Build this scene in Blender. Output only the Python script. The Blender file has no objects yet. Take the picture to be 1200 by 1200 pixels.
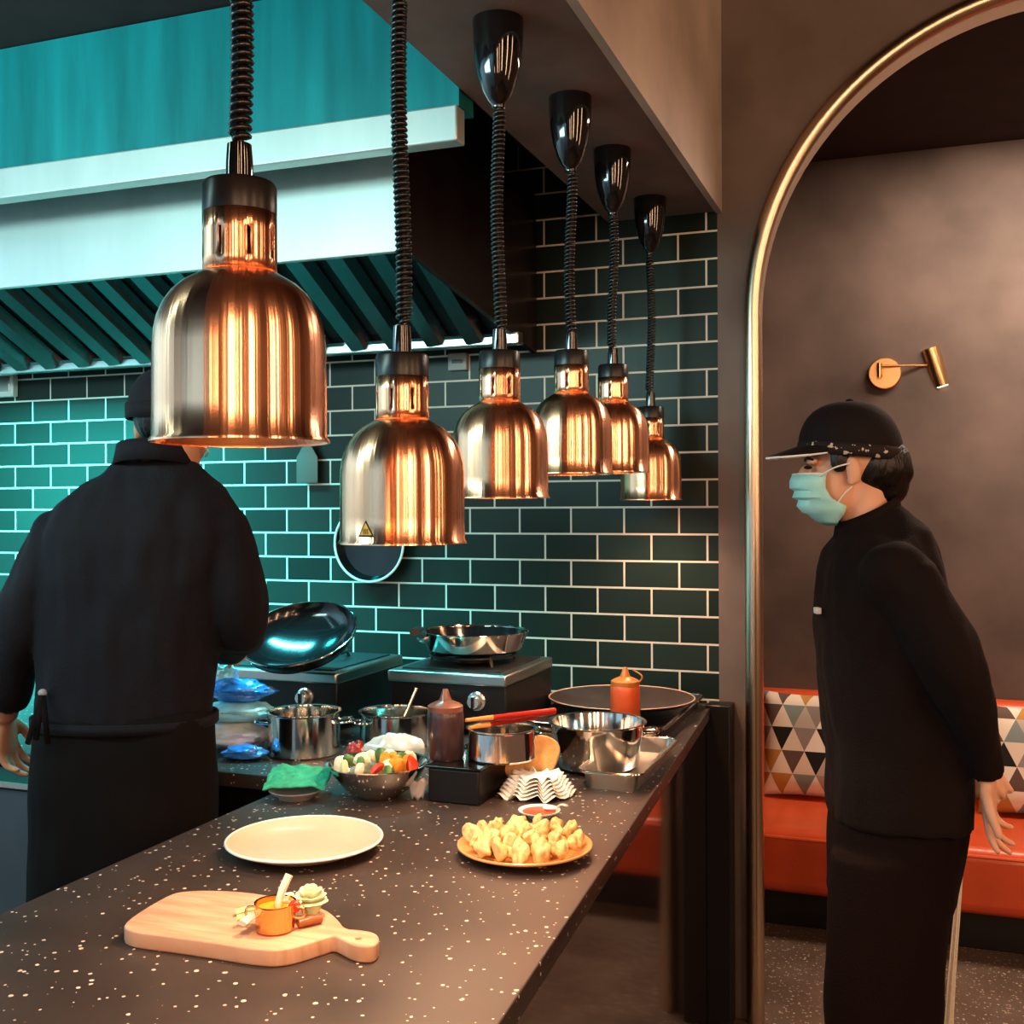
import bpy, bmesh, math, random
from mathutils import Vector, Matrix, noise
random.seed(7)
PI = math.pi
SC = bpy.context.scene
COL = SC.collection

# ------------------------------------------------------------------ camera frame
H = 1.60                      # eye height
F = 1300.0                    # focal length in pixels of a 1200 px frame
YAW = math.atan(480 / 1300)   # turned towards the kitchen
SA, CA = math.sin(YAW), math.cos(YAW)
FW = Vector((-SA, CA, 0)); RT = Vector((CA, SA, 0)); UP = Vector((0, 0, 1))
ROLL = 0.004
ORG = Vector((0, 0, H))

def ray(px, py):
    dx, dy = px - 600, py - 595
    dx, dy = dx - ROLL * dy, dy + ROLL * dx
    return FW + RT * (dx / F) - UP * (dy / F)
def at(px, py, D):            # point at forward distance D
    return ORG + ray(px, py) * D
def at_z(px, py, z):
    r = ray(px, py); return ORG + r * ((z - H) / r.z)
def at_y(px, py, y):
    r = ray(px, py); return ORG + r * (y / r.y)
def at_x(px, py, x):
    r = ray(px, py); return ORG + r * (x / r.x)

ZC = 0.98                     # worktop height
YW = 3.50                     # tiled wall

# ------------------------------------------------------------------ materials
def new_mat(name):
    m = bpy.data.materials.new(name); m.use_nodes = True
    nt = m.node_tree; b = nt.nodes['Principled BSDF']
    return m, nt, b
def pm(name, col, rough=.5, metal=0, spec=.5, coat=0, trans=0, var=0, vscale=8, bump=0, bscale=40, aniso=0, emit=None, es=0, sheen=0, stretch=None, sss=0):
    m, nt, b = new_mat(name)
    b.inputs['Base Color'].default_value = (*col, 1)
    b.inputs['Roughness'].default_value = rough
    b.inputs['Metallic'].default_value = metal
    b.inputs['Specular IOR Level'].default_value = spec
    b.inputs['Coat Weight'].default_value = coat
    b.inputs['Coat Roughness'].default_value = .08
    b.inputs['Transmission Weight'].default_value = trans
    b.inputs['Sheen Weight'].default_value = sheen
    if sss:
        b.inputs['Subsurface Weight'].default_value = sss
        b.inputs['Subsurface Radius'].default_value = (.02, .008, .004)
    if aniso: b.inputs['Anisotropic'].default_value = aniso
    if emit:
        b.inputs['Emission Color'].default_value = (*emit, 1); b.inputs['Emission Strength'].default_value = es
    if var or bump:
        tc = nt.nodes.new('ShaderNodeTexCoord'); mp = nt.nodes.new('ShaderNodeMapping')
        nt.links.new(tc.outputs['Object'], mp.inputs['Vector'])
        if stretch: mp.inputs['Scale'].default_value = stretch
    if var:
        n = nt.nodes.new('ShaderNodeTexNoise'); n.inputs['Scale'].default_value = vscale; n.inputs['Detail'].default_value = 6
        nt.links.new(mp.outputs['Vector'], n.inputs['Vector'])
        r = nt.nodes.new('ShaderNodeValToRGB')
        r.color_ramp.elements[0].position = .3; r.color_ramp.elements[1].position = .7
        r.color_ramp.elements[0].color = (*[c * (1 - var) for c in col], 1)
        r.color_ramp.elements[1].color = (*[min(1, c * (1 + var)) for c in col], 1)
        nt.links.new(n.outputs['Fac'], r.inputs['Fac']); nt.links.new(r.outputs['Color'], b.inputs['Base Color'])
    if bump:
        n2 = nt.nodes.new('ShaderNodeTexNoise'); n2.inputs['Scale'].default_value = bscale; n2.inputs['Detail'].default_value = 4
        nt.links.new(mp.outputs['Vector'], n2.inputs['Vector'])
        bp = nt.nodes.new('ShaderNodeBump'); bp.inputs['Strength'].default_value = bump; bp.inputs['Distance'].default_value = .01
        nt.links.new(n2.outputs['Fac'], bp.inputs['Height']); nt.links.new(bp.outputs['Normal'], b.inputs['Normal'])
    return m

def math_node(nt, op, a, b=None, c=None):
    n = nt.nodes.new('ShaderNodeMath'); n.operation = op
    for i, v in enumerate((a, b, c)):
        if v is None: continue
        if isinstance(v, (int, float)): n.inputs[i].default_value = v
        else: nt.links.new(v, n.inputs[i])
    return n.outputs[0]
def mix_col(nt, fac, a, b):
    n = nt.nodes.new('ShaderNodeMix'); n.data_type = 'RGBA'
    for s, v in ((n.inputs[0], fac), (n.inputs[6], a), (n.inputs[7], b)):
        if isinstance(v, tuple): s.default_value = (*v, 1) if len(v) == 3 else v
        elif isinstance(v, (int, float)): s.default_value = v
        else: nt.links.new(v, s)
    return n.outputs[2]

def mat_tile():
    m, nt, b = new_mat('green_glazed_tile')
    tc = nt.nodes.new('ShaderNodeTexCoord'); sep = nt.nodes.new('ShaderNodeSeparateXYZ')
    nt.links.new(tc.outputs['Object'], sep.inputs[0])
    cmb = nt.nodes.new('ShaderNodeCombineXYZ')
    nt.links.new(math_node(nt, 'ADD', sep.outputs['X'], .905 + .18 * 40), cmb.inputs[0])
    nt.links.new(math_node(nt, 'ADD', sep.outputs['Z'], -1.60 + .087 * 40), cmb.inputs[1])
    br = nt.nodes.new('ShaderNodeTexBrick')
    br.inputs['Scale'].default_value = 1; br.inputs['Brick Width'].default_value = .18; br.inputs['Row Height'].default_value = .087
    br.inputs['Mortar Size'].default_value = .0034; br.inputs['Mortar Smooth'].default_value = .1; br.inputs['Bias'].default_value = 0
    br.inputs['Color1'].default_value = (.015, .025, .021, 1); br.inputs['Color2'].default_value = (.027, .043, .036, 1)
    br.inputs['Mortar'].default_value = (.66, .61, .54, 1)
    nt.links.new(cmb.outputs[0], br.inputs['Vector'])
    n = nt.nodes.new('ShaderNodeTexNoise'); n.inputs['Scale'].default_value = 14; nt.links.new(tc.outputs['Object'], n.inputs['Vector'])
    nt.links.new(br.outputs['Color'], b.inputs['Base Color']); b.inputs['Specular IOR Level'].default_value = .22
    rr = math_node(nt, 'MULTIPLY_ADD', br.outputs['Fac'], .45, .32); nt.links.new(rr, b.inputs['Roughness'])
    hgt = math_node(nt, 'SUBTRACT', math_node(nt, 'MULTIPLY', n.outputs['Fac'], .25), br.outputs['Fac'])
    bp = nt.nodes.new('ShaderNodeBump'); bp.inputs['Strength'].default_value = .35; bp.inputs['Distance'].default_value = .004
    nt.links.new(hgt, bp.inputs['Height']); nt.links.new(bp.outputs['Normal'], b.inputs['Normal'])
    return m

def mat_speckle(name, base, base2, fleck, scale, dens, rough, size=.22, coat=0, spec=.5):
    m, nt, b = new_mat(name)
    tc = nt.nodes.new('ShaderNodeTexCoord')
    v = nt.nodes.new('ShaderNodeTexVoronoi'); v.inputs['Scale'].default_value = scale
    nz = nt.nodes.new('ShaderNodeTexNoise'); nz.inputs['Scale'].default_value = scale * .8
    nt.links.new(tc.outputs['Object'], nz.inputs['Vector'])
    ad = nt.nodes.new('ShaderNodeMix'); ad.data_type = 'VECTOR'; ad.inputs[0].default_value = .003
    nt.links.new(tc.outputs['Object'], ad.inputs[4]); nt.links.new(nz.outputs['Color'], ad.inputs[5])
    nt.links.new(ad.outputs[1], v.inputs['Vector'])
    sp = nt.nodes.new('ShaderNodeSeparateColor'); nt.links.new(v.outputs['Color'], sp.inputs[0])
    cell = math_node(nt, 'LESS_THAN', sp.outputs[0], dens)
    lim = math_node(nt, 'MULTIPLY', sp.outputs[1], size)
    dot = math_node(nt, 'LESS_THAN', v.outputs['Distance'], lim)
    fac = math_node(nt, 'MULTIPLY', cell, dot)
    big = nt.nodes.new('ShaderNodeTexNoise'); big.inputs['Scale'].default_value = 5; big.inputs['Detail'].default_value = 8
    nt.links.new(tc.outputs['Object'], big.inputs['Vector'])
    c = mix_col(nt, big.outputs['Fac'], base, base2)
    nt.links.new(mix_col(nt, fac, c, fleck), b.inputs['Base Color'])
    b.inputs['Roughness'].default_value = rough; b.inputs['Coat Weight'].default_value = coat
    b.inputs['Specular IOR Level'].default_value = spec
    nt.links.new(math_node(nt, 'MULTIPLY_ADD', big.outputs['Fac'], .25, rough - .12), b.inputs['Roughness'])
    return m

def mat_wood(name, c1, c2):
    m, nt, b = new_mat(name)
    tc = nt.nodes.new('ShaderNodeTexCoord'); mp = nt.nodes.new('ShaderNodeMapping')
    mp.inputs['Rotation'].default_value = (0, 0, -.15); mp.inputs['Scale'].default_value = (3, 26, 3)
    nt.links.new(tc.outputs['Object'], mp.inputs['Vector'])
    n = nt.nodes.new('ShaderNodeTexNoise'); n.inputs['Scale'].default_value = 2.2; n.inputs['Detail'].default_value = 8; n.inputs['Distortion'].default_value = .6
    nt.links.new(mp.outputs['Vector'], n.inputs['Vector'])
    r = nt.nodes.new('ShaderNodeValToRGB'); r.color_ramp.elements[0].position = .35; r.color_ramp.elements[1].position = .65
    r.color_ramp.elements[0].color = (*c1, 1); r.color_ramp.elements[1].color = (*c2, 1)
    nt.links.new(n.outputs['Fac'], r.inputs['Fac']); nt.links.new(r.outputs['Color'], b.inputs['Base Color'])
    b.inputs['Roughness'].default_value = .5
    return m

def mat_brushed(name, col, rough, aniso, streak=.25):   # spun metal: reflections drawn out along the height
    m, nt, b = new_mat(name)
    b.inputs['Base Color'].default_value = (*col, 1); b.inputs['Metallic'].default_value = 1
    b.inputs['Anisotropic'].default_value = aniso; b.inputs['Anisotropic Rotation'].default_value = .25
    b.inputs['Roughness'].default_value = rough
    tg = nt.nodes.new('ShaderNodeTangent'); tg.direction_type = 'RADIAL'; tg.axis = 'Z'
    nt.links.new(tg.outputs[0], b.inputs['Tangent'])
    tc = nt.nodes.new('ShaderNodeTexCoord'); sep = nt.nodes.new('ShaderNodeSeparateXYZ'); nt.links.new(tc.outputs['Object'], sep.inputs[0])
    ang = math_node(nt, 'ARCTAN2', sep.outputs['Y'], sep.outputs['X'])
    n = nt.nodes.new('ShaderNodeTexNoise'); n.noise_dimensions = '1D'; n.inputs['Scale'].default_value = 9; n.inputs['Detail'].default_value = 2
    nt.links.new(ang, n.inputs['W'])
    bp = nt.nodes.new('ShaderNodeBump'); bp.inputs['Strength'].default_value = streak; bp.inputs['Distance'].default_value = .006
    nt.links.new(n.outputs['Fac'], bp.inputs['Height']); nt.links.new(bp.outputs['Normal'], b.inputs['Normal'])
    return m

def mat_triangles(name, flip):
    m, nt, b = new_mat(name)
    uv = nt.nodes.new('ShaderNodeUVMap'); sep = nt.nodes.new('ShaderNodeSeparateXYZ'); nt.links.new(uv.outputs[0], sep.inputs[0])
    v = math_node(nt, 'MULTIPLY', sep.outputs[1], 4.6)
    row = math_node(nt, 'FLOOR', v); fv = math_node(nt, 'FRACT', v)
    if flip: fv = math_node(nt, 'SUBTRACT', 1, fv)
    u = math_node(nt, 'ADD', math_node(nt, 'MULTIPLY', sep.outputs[0], 4.2), math_node(nt, 'MULTIPLY', row, .5))
    fu = math_node(nt, 'FRACT', u)
    tri = math_node(nt, 'SUBTRACT', 1, math_node(nt, 'ABSOLUTE', math_node(nt, 'MULTIPLY_ADD', fu, 2, -1)))
    up = math_node(nt, 'LESS_THAN', fv, tri)
    idu = math_node(nt, 'FLOOR', math_node(nt, 'ADD', u, .5)); idu2 = math_node(nt, 'FLOOR', u)
    cb = nt.nodes.new('ShaderNodeCombineXYZ'); nt.links.new(idu, cb.inputs[0]); nt.links.new(row, cb.inputs[1])
    cb2 = nt.nodes.new('ShaderNodeCombineXYZ'); nt.links.new(idu2, cb2.inputs[0]); nt.links.new(row, cb2.inputs[1]); cb2.inputs[2].default_value = 3
    def ramp(cbn, cols):
        w = nt.nodes.new('ShaderNodeTexWhiteNoise'); nt.links.new(cbn.outputs[0], w.inputs['Vector'])
        r = nt.nodes.new('ShaderNodeValToRGB'); r.color_ramp.interpolation = 'CONSTANT'
        e = r.color_ramp.elements
        while len(e) < len(cols): e.new(.5)
        for i, c in enumerate(cols): e[i].position = i / len(cols); e[i].color = (*c, 1)
        nt.links.new(w.outputs['Value'], r.inputs['Fac']); return r.outputs['Color']
    dk = ramp(cb, [(.02, .016, .015), (.24, .28, .27), (.38, .30, .25), (.02, .016, .015), (.50, .25, .07), (.30, .25, .23), (.14, .09, .07)])
    lt = ramp(cb2, [(.78, .66, .54), (.72, .60, .49), (.82, .74, .66), (.50, .43, .37)])
    nt.links.new(mix_col(nt, up, dk, lt), b.inputs['Base Color']); b.inputs['Roughness'].default_value = .9
    return m

M = {}
M['tile'] = mat_tile()
M['worktop'] = mat_speckle('black_speckled_stone', (.026, .018, .016), (.082, .060, .052), (.66, .56, .48), 125, .16, .42, .45)  # brown sheen reflected from the dining room is put into the base tones
M['floor'] = mat_speckle('brown_speckled_floor', (.080, .052, .038), (.20, .145, .11), (.46, .36, .28), 120, .34, .5, .55)
M['plaster'] = pm('dark_taupe_plaster', (.125, .092, .080), .75, var=.38, vscale=2.2, bump=.15, bscale=9)
M['plaster_grey'] = pm('grey_brown_plaster', (.165, .128, .115), .65, var=.25, vscale=3, bump=.1, bscale=12)
M['plaster_pale'] = pm('pale_taupe_plaster', (.46, .385, .335), .6, var=.2, vscale=3)
M['wall_bounce'] = pm('pale_bounce_wall', (.70, .76, .80), .5, var=.05)  # pale tone chosen to bounce cool light into the copper shades
M['ceiling'] = pm('dark_maroon_ceiling_paint', (.045, .026, .025), .8, var=.15)
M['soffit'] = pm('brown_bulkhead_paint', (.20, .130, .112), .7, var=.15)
M['copper'] = mat_brushed('brushed_copper', (.90, .47, .29), .23, .8, .10)
M['copper_in'] = pm('pale_reflector_enamel', (.80, .62, .45), .35, metal=.6)
M['copper_small'] = pm('polished_copper', (.90, .42, .17), .15, metal=1)
M['bulb'] = pm('glowing_lamp_glass', (1, .8, .5), .3, emit=(1, .62, .28), es=30)
M['black_gloss'] = pm('black_gloss_plastic', (.010, .008, .008), .07, coat=.6)
M['black_satin'] = pm('black_satin_plastic', (.016, .013, .013), .32)
M['cord'] = pm('black_cord_rubber', (.012, .010, .010), .3, spec=.8)
M['steel'] = mat_brushed('brushed_steel', (.62, .60, .57), .24, .4, .05)
M['steel_plain'] = pm('stainless_steel', (.60, .58, .55), .28, metal=1)
M['steel_polish'] = pm('polished_steel', (.72, .69, .65), .12, metal=1)
M['hood'] = pm('hood_stainless', (.62, .70, .68), .42, metal=.55, var=.06, vscale=3, stretch=(4, 4, .5))
M['hood_upper'] = pm('hood_riser_teal_light', (.012, .24, .26), .38, metal=.2, var=.25, vscale=3, stretch=(5, 5, .6))  # teal light on the stainless riser is put into its base colour
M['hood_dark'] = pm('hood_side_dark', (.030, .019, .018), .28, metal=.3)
M['filter'] = pm('baffle_filter_steel', (.20, .20, .20), .22, metal=1)
M['filter_gap'] = pm('baffle_gap_black', (.008, .008, .008), .6)
M['panel_gloss'] = pm('dark_mirror_panel', (.020, .010, .010), .07, spec=.9, coat=1.0)
M['cabinet_dark'] = pm('dark_cabinet_laminate', (.009, .0065, .0065), .4)
M['cabinet_steel'] = pm('grey_blue_steel_panel', (.12, .13, .15), .38, metal=.7, var=.1, vscale=4)
M['brass_trim'] = pm('champagne_metal', (.62, .50, .38), .28, metal=1)
M['brass'] = pm('brass', (.80, .52, .28), .25, metal=1)
M['leather'] = pm('burnt_orange_leather', (.60, .095, .030), .36, coat=.15, var=.15, vscale=4, bump=.08, bscale=120)
M['cush_a'] = mat_triangles('triangle_print_linen', False)
M['cush_b'] = mat_triangles('triangle_print_linen_reversed', True)
M['wood'] = mat_wood('pale_beech_wood', (.50, .27, .17), (.66, .40, .27))
M['plate_beige'] = pm('speckled_beige_stoneware', (.64, .43, .32), .42, var=.12, vscale=5, coat=.2)
M['plate_orange'] = pm('terracotta_glaze', (.72, .33, .13), .3, coat=.4)
M['potato'] = pm('golden_potato', (.68, .47, .21), .5, var=.34, vscale=1.6, bump=.3, bscale=6, sss=.1)
M['cream_food'] = pm('cream_pastry', (.86, .80, .62), .5, var=.1, vscale=60, bump=.4, bscale=120)
M['green_food'] = pm('pale_green_leaf', (.62, .66, .40), .5, var=.2, vscale=50, bump=.4, bscale=90)
M['yellow_food'] = pm('pale_yellow_crisp', (.74, .60, .28), .45, var=.2, vscale=40)
M['red_food'] = pm('tomato_red', (.62, .05, .02), .25)
M['sausage'] = pm('brown_sausage', (.30, .10, .04), .3)
M['orange_food'] = pm('carrot_orange', (.85, .30, .03), .4, var=.15, vscale=60, bump=.4, bscale=80)
M['leaf_food'] = pm('dark_salad_leaf', (.10, .20, .06), .4, var=.4, vscale=50)
M['white_ceramic'] = pm('white_ceramic', (.80, .76, .70), .2, coat=.4)
M['aqua_ceramic'] = pm('pale_aqua_ceramic', (.62, .74, .70), .25, coat=.3)
M['red_sauce'] = pm('red_sauce', (.62, .10, .05), .12)
M['napkin'] = pm('white_frilled_paper', (.84, .78, .72), .9, var=.08, vscale=40)
M['bread'] = pm('toasted_bread', (.60, .33, .13), .7, var=.35, vscale=22, bump=.3, bscale=60)
M['green_cloth'] = pm('green_cloth', (.05, .36, .20), .85, var=.2, vscale=60, bump=.4, bscale=160)
M['grey_plastic'] = pm('grey_plastic', (.32, .30, .29), .5)
M['dull_steel'] = pm('dull_grey_brown_metal', (.13, .115, .10), .5, metal=.3)
M['clear_bag'] = pm('clear_plastic_bag', (.80, .86, .84), .18, trans=.35, coat=.5, var=.1, vscale=25)
M['blue_bag'] = pm('blue_printed_film', (.05, .26, .85), .25, coat=.5, var=.4, vscale=50)
M['cyan_bag'] = pm('aqua_film', (.38, .80, .85), .25, coat=.5, var=.15, vscale=20)
M['rice_bag'] = pm('white_filled_bag', (.74, .72, .68), .4, coat=.2, var=.1, vscale=25)
M['sauce_dark'] = pm('brown_plum_sauce_bottle', (.050, .025, .027), .35, coat=.3)
M['nozzle_brown'] = pm('translucent_brown_cap', (.15, .065, .045), .35, coat=.3)
M['sauce_orange'] = pm('orange_sauce_bottle', (.62, .11, .035), .35, coat=.3)
M['nozzle_orange'] = pm('amber_nozzle', (.45, .17, .05), .3)
M['red_lacquer'] = pm('red_lacquer', (.30, .018, .012), .28, coat=.3)
M['wood_orange'] = pm('orange_wood', (.62, .25, .07), .45)
M['pan_black'] = pm('black_nonstick', (.012, .010, .011), .16, coat=.5)
M['pan_dark'] = pm('dark_brown_tray', (.060, .038, .034), .35, var=.2)
M['iron'] = pm('cast_iron', (.020, .018, .018), .5)
M['white_plastic'] = pm('white_plastic', (.70, .72, .70), .4)
M['knob_steel'] = pm('bright_knob', (.80, .82, .80), .2, metal=.8)
M['skin'] = pm('skin', (.74, .42, .29), .5, var=.06, vscale=10, sss=.12)
M['skin_tan'] = pm('tan_skin', (.55, .27, .17), .5, var=.06, vscale=10, sss=.12)
M['shirt_black'] = pm('black_shirt_cotton', (.013, .0062, .0055), .85, spec=.25, sheen=.02, bump=.2, bscale=200)
M['trouser_black'] = pm('black_trouser_cotton', (.012, .005, .0045), .85, spec=.2, sheen=.01, bump=.2, bscale=200)
M['shirt_navy'] = pm('dark_navy_cotton', (.012, .0095, .014), .8, spec=.25, sheen=.03, bump=.2, bscale=200)
M['apron'] = pm('black_apron_cloth', (.008, .005, .005), .85, spec=.2)
M['hair'] = pm('black_hair', (.012, .008, .007), .4, bump=.6, bscale=90, stretch=(1, 1, .25))
M['cap'] = pm('black_cap_cotton', (.012, .007, .007), .8, spec=.3, sheen=.03, bump=.2, bscale=220)
M['mask'] = pm('aqua_surgical_mask', (.42, .78, .78), .8, var=.06, vscale=30)
M['mask_white'] = pm('white_elastic', (.85, .82, .78), .8)
M['shoe'] = pm('black_shoe_leather', (.012, .010, .010), .35)
M['eye'] = pm('dark_eye', (.02, .012, .01), .1)
M['towel'] = pm('white_towel_cloth', (.72, .66, .58), .95, bump=.3, bscale=150)
M['yellow_sign'] = pm('yellow_warning_vinyl', (.85, .58, .10), .4)
M['black_sign'] = pm('black_warning_ink', (.01, .008, .008), .5)
M['glow_warm'] = pm('warm_lamp_glow', (1, .85, .6), .3, emit=(1, .72, .42), es=12)
M['edge'] = pm('worktop_edge_polish', (.16, .12, .105), .25)

def mat_band():
    m, nt, b = new_mat('patterned_cap_band')
    tc = nt.nodes.new('ShaderNodeTexCoord'); n = nt.nodes.new('ShaderNodeTexNoise'); n.inputs['Scale'].default_value = 75; n.inputs['Detail'].default_value = 2
    nt.links.new(tc.outputs['Object'], n.inputs['Vector'])
    nt.links.new(mix_col(nt, math_node(nt, 'GREATER_THAN', n.outputs['Fac'], .60), (.018, .011, .011), (.55, .46, .40)), b.inputs['Base Color'])
    b.inputs['Roughness'].default_value = .8
    return m
M['band'] = mat_band()

# ------------------------------------------------------------------ mesh builder
class MB:
    def __init__(s): s.v = []; s.f = []; s.uv = None; s.mi = []
    def add(s, vs, fs, mi=0):
        o = len(s.v); s.v += [Vector(p) for p in vs]; s.f += [tuple(i + o for i in f) for f in fs]; s.mi += [mi] * len(fs); return s
    def box(s, lo, hi, rotz=0, mat=None, mi=0):
        c = (Vector(lo) + Vector(hi)) / 2; d = (Vector(hi) - Vector(lo)) / 2
        R = mat if mat else Matrix.Rotation(rotz, 3, 'Z')
        vs = [c + R @ Vector((sx * d.x, sy * d.y, sz * d.z)) for sz in (-1, 1) for sy in (-1, 1) for sx in (-1, 1)]
        return s.add(vs, [(0, 2, 3, 1), (4, 5, 7, 6), (0, 1, 5, 4), (2, 6, 7, 3), (0, 4, 6, 2), (1, 3, 7, 5)], mi)
    def lathe(s, prof, c=(0, 0, 0), seg=48, R=None, close=False, mi=0, sx=1, sy=1):
        c = Vector(c); vs = []; fs = []
        n = len(prof)
        for r, z in prof:
            for k in range(seg):
                a = 2 * PI * k / seg; p = Vector((max(r, 1e-5) * math.cos(a) * sx, max(r, 1e-5) * math.sin(a) * sy, z))
                vs.append(c + (R @ p if R else p))
        for i in range(n if close else n - 1):
            j = (i + 1) % n
            for k in range(seg):
                l = (k + 1) % seg; fs.append((i * seg + k, i * seg + l, j * seg + l, j * seg + k))
        if not close:
            fs.append(tuple(reversed(range(seg)))) if prof[0][0] < 1e-4 or prof[0][0] > 1e-4 else None
            fs.append(tuple(range((n - 1) * seg, n * seg)))
        return s.add(vs, fs, mi)
    def shell(s, prof, c=(0, 0, 0), seg=48, R=None, mi=0, sx=1, sy=1):   # closed loop profile (no caps)
        return s.lathe(prof, c, seg, R, True, mi, sx, sy)
    def loft(s, rings, cap=True, closed=False, mi=0):
        n = len(rings[0]); vs = [p for r in rings for p in r]; fs = []
        m = len(rings)
        for i in range(m if closed else m - 1):
            j = (i + 1) % m
            for k in range(n):
                l = (k + 1) % n; fs.append((i * n + k, i * n + l, j * n + l, j * n + k))
        if cap and not closed:
            fs.append(tuple(reversed(range(n)))); fs.append(tuple(range((m - 1) * n, m * n)))
        return s.add(vs, fs, mi)
    def tube(s, pts, rad, seg=10, closed=False, mi=0, flat=1, up=None):
        pts = [Vector(p) for p in pts]; n = len(pts)
        if not hasattr(rad, '__len__'): rad = [rad] * n
        rings = []; pn = None
        for i in range(n):
            if closed: t = pts[(i + 1) % n] - pts[i - 1]
            else: t = pts[min(i + 1, n - 1)] - pts[max(i - 1, 0)]
            t.normalize()
            if pn is None:
                ref = Vector(up) if up else (Vector((0, 0, 1)) if abs(t.z) < .9 else Vector((1, 0, 0)))
                nn = (ref - t * ref.dot(t)).normalized()
            else: nn = (pn - t * pn.dot(t)).normalized()
            pn = nn; bn = t.cross(nn)
            rings.append([pts[i] + (nn * math.cos(2 * PI * k / seg) * flat + bn * math.sin(2 * PI * k / seg)) * rad[i] for k in range(seg)])
        return s.loft(rings, True, closed, mi)
    def ell(s, c, ax, seg=20, rings=12, mi=0):     # ellipsoid, ax = three vectors
        c = Vector(c); ax = [Vector(a) for a in ax]; vs = []; fs = []
        for i in range(rings + 1):
            t = PI * i / rings
            for k in range(seg):
                a = 2 * PI * k / seg; st = max(math.sin(t), 1e-4)
                vs.append(c + ax[0] * st * math.cos(a) + ax[1] * st * math.sin(a) - ax[2] * math.cos(t))
        for i in range(rings):
            for k in range(seg):
                l = (k + 1) % seg; fs.append((i * seg + k, i * seg + l, (i + 1) * seg + l, (i + 1) * seg + k))
        fs.append(tuple(reversed(range(seg)))); fs.append(tuple(range(rings * seg, (rings + 1) * seg)))
        return s.add(vs, fs, mi)
    def grid(s, pts, mi=0):                        # pts[i][j]
        n, m = len(pts), len(pts[0]); vs = [p for r in pts for p in r]
        return s.add(vs, [(i * m + j, i * m + j + 1, (i + 1) * m + j + 1, (i + 1) * m + j) for i in range(n - 1) for j in range(m - 1)], mi)
    def build(s, name, mat, parent=None, base=None, bevel=0, angle=35, smooth=True, solid=0, sub=0):
        off = Vector(base) if base is not None else (Vector(parent['_base']) if parent is not None else Vector((0, 0, 0)))
        me = bpy.data.meshes.new(name); me.from_pydata([v - off for v in s.v], [], s.f)
        bm = bmesh.new(); bm.from_mesh(me); bmesh.ops.remove_doubles(bm, verts=bm.verts, dist=1e-6)
        bmesh.ops.recalc_face_normals(bm, faces=bm.faces); bm.to_mesh(me); bm.free()
        mats = mat if isinstance(mat, (list, tuple)) else [mat]
        for m in mats: me.materials.append(M[m])
        if len(mats) > 1 and len(me.polygons) == len(s.mi):
            for p, i in zip(me.polygons, s.mi): p.material_index = i
        for p in me.polygons: p.use_smooth = smooth
        if smooth: me.set_sharp_from_angle(angle=math.radians(angle))
        o = bpy.data.objects.new(name, me); COL.objects.link(o)
        if parent is not None: o.parent = parent
        elif base is not None: o.location = off
        if parent is not None and base is not None: o.location = off - Vector(parent['_base'])
        o['_base'] = tuple(off) if parent is None or base is not None else tuple(parent['_base'])
        if solid:
            md = o.modifiers.new('solid', 'SOLIDIFY'); md.thickness = solid; md.offset = 0
        if bevel:
            md = o.modifiers.new('bevel', 'BEVEL'); md.width = bevel; md.segments = 3; md.limit_method = 'ANGLE'; md.angle_limit = .6
        if sub:
            md = o.modifiers.new('sub', 'SUBSURF'); md.levels = sub; md.render_levels = sub
        return o

def tag(o, label=None, cat=None, group=None, kind=None):
    if label: o['label'] = label
    if cat: o['category'] = cat
    if group: o['group'] = group
    if kind: o['kind'] = kind
    return o
def thing(name, loc, label, cat, group=None):
    o = bpy.data.objects.new(name, None); COL.objects.link(o); o.location = Vector(loc); o.empty_display_size = .05
    o['_base'] = tuple(loc)
    return tag(o, label, cat, group)
def struct(name, mb, mat, **k):
    o = mb.build(name, mat, **k); o['kind'] = 'structure'; return o
def copy_tree(o, parent=None):
    c = o.copy(); COL.objects.link(c)
    if parent is not None: c.parent = parent
    for ch in list(o.children): copy_tree(ch, c)
    return c
def bake(o):                                       # apply modifiers into the mesh
    dg = bpy.context.evaluated_depsgraph_get(); dg.update()
    me = bpy.data.meshes.new_from_object(o.evaluated_get(dg)); o.modifiers.clear(); o.data = me
    return o
def fuse(o, vox, smooth_it=6, wrinkle=0, wscale=9):  # overlapping closed shapes -> one continuous skin
    md = o.modifiers.new('r', 'REMESH'); md.mode = 'VOXEL'; md.voxel_size = vox; md.use_smooth_shade = True
    if smooth_it:
        md = o.modifiers.new('s', 'SMOOTH'); md.iterations = smooth_it; md.factor = .5
    mats = list(o.data.materials)
    bake(o)
    o.data.materials.clear()
    for m in mats: o.data.materials.append(m)
    if wrinkle:
        for v, nrm in zip(o.data.vertices, [n.vector.copy() for n in o.data.vertex_normals]):
            p = v.co
            q = Vector((p.x * wscale, p.y * wscale, p.z * wscale * .45))
            d = noise.noise(q) + .5 * noise.noise(q * 2.1 + Vector((3, 1, 7)))
            v.co = p + nrm * d * wrinkle
    for p in o.data.polygons: p.use_smooth = True
    return o
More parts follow.
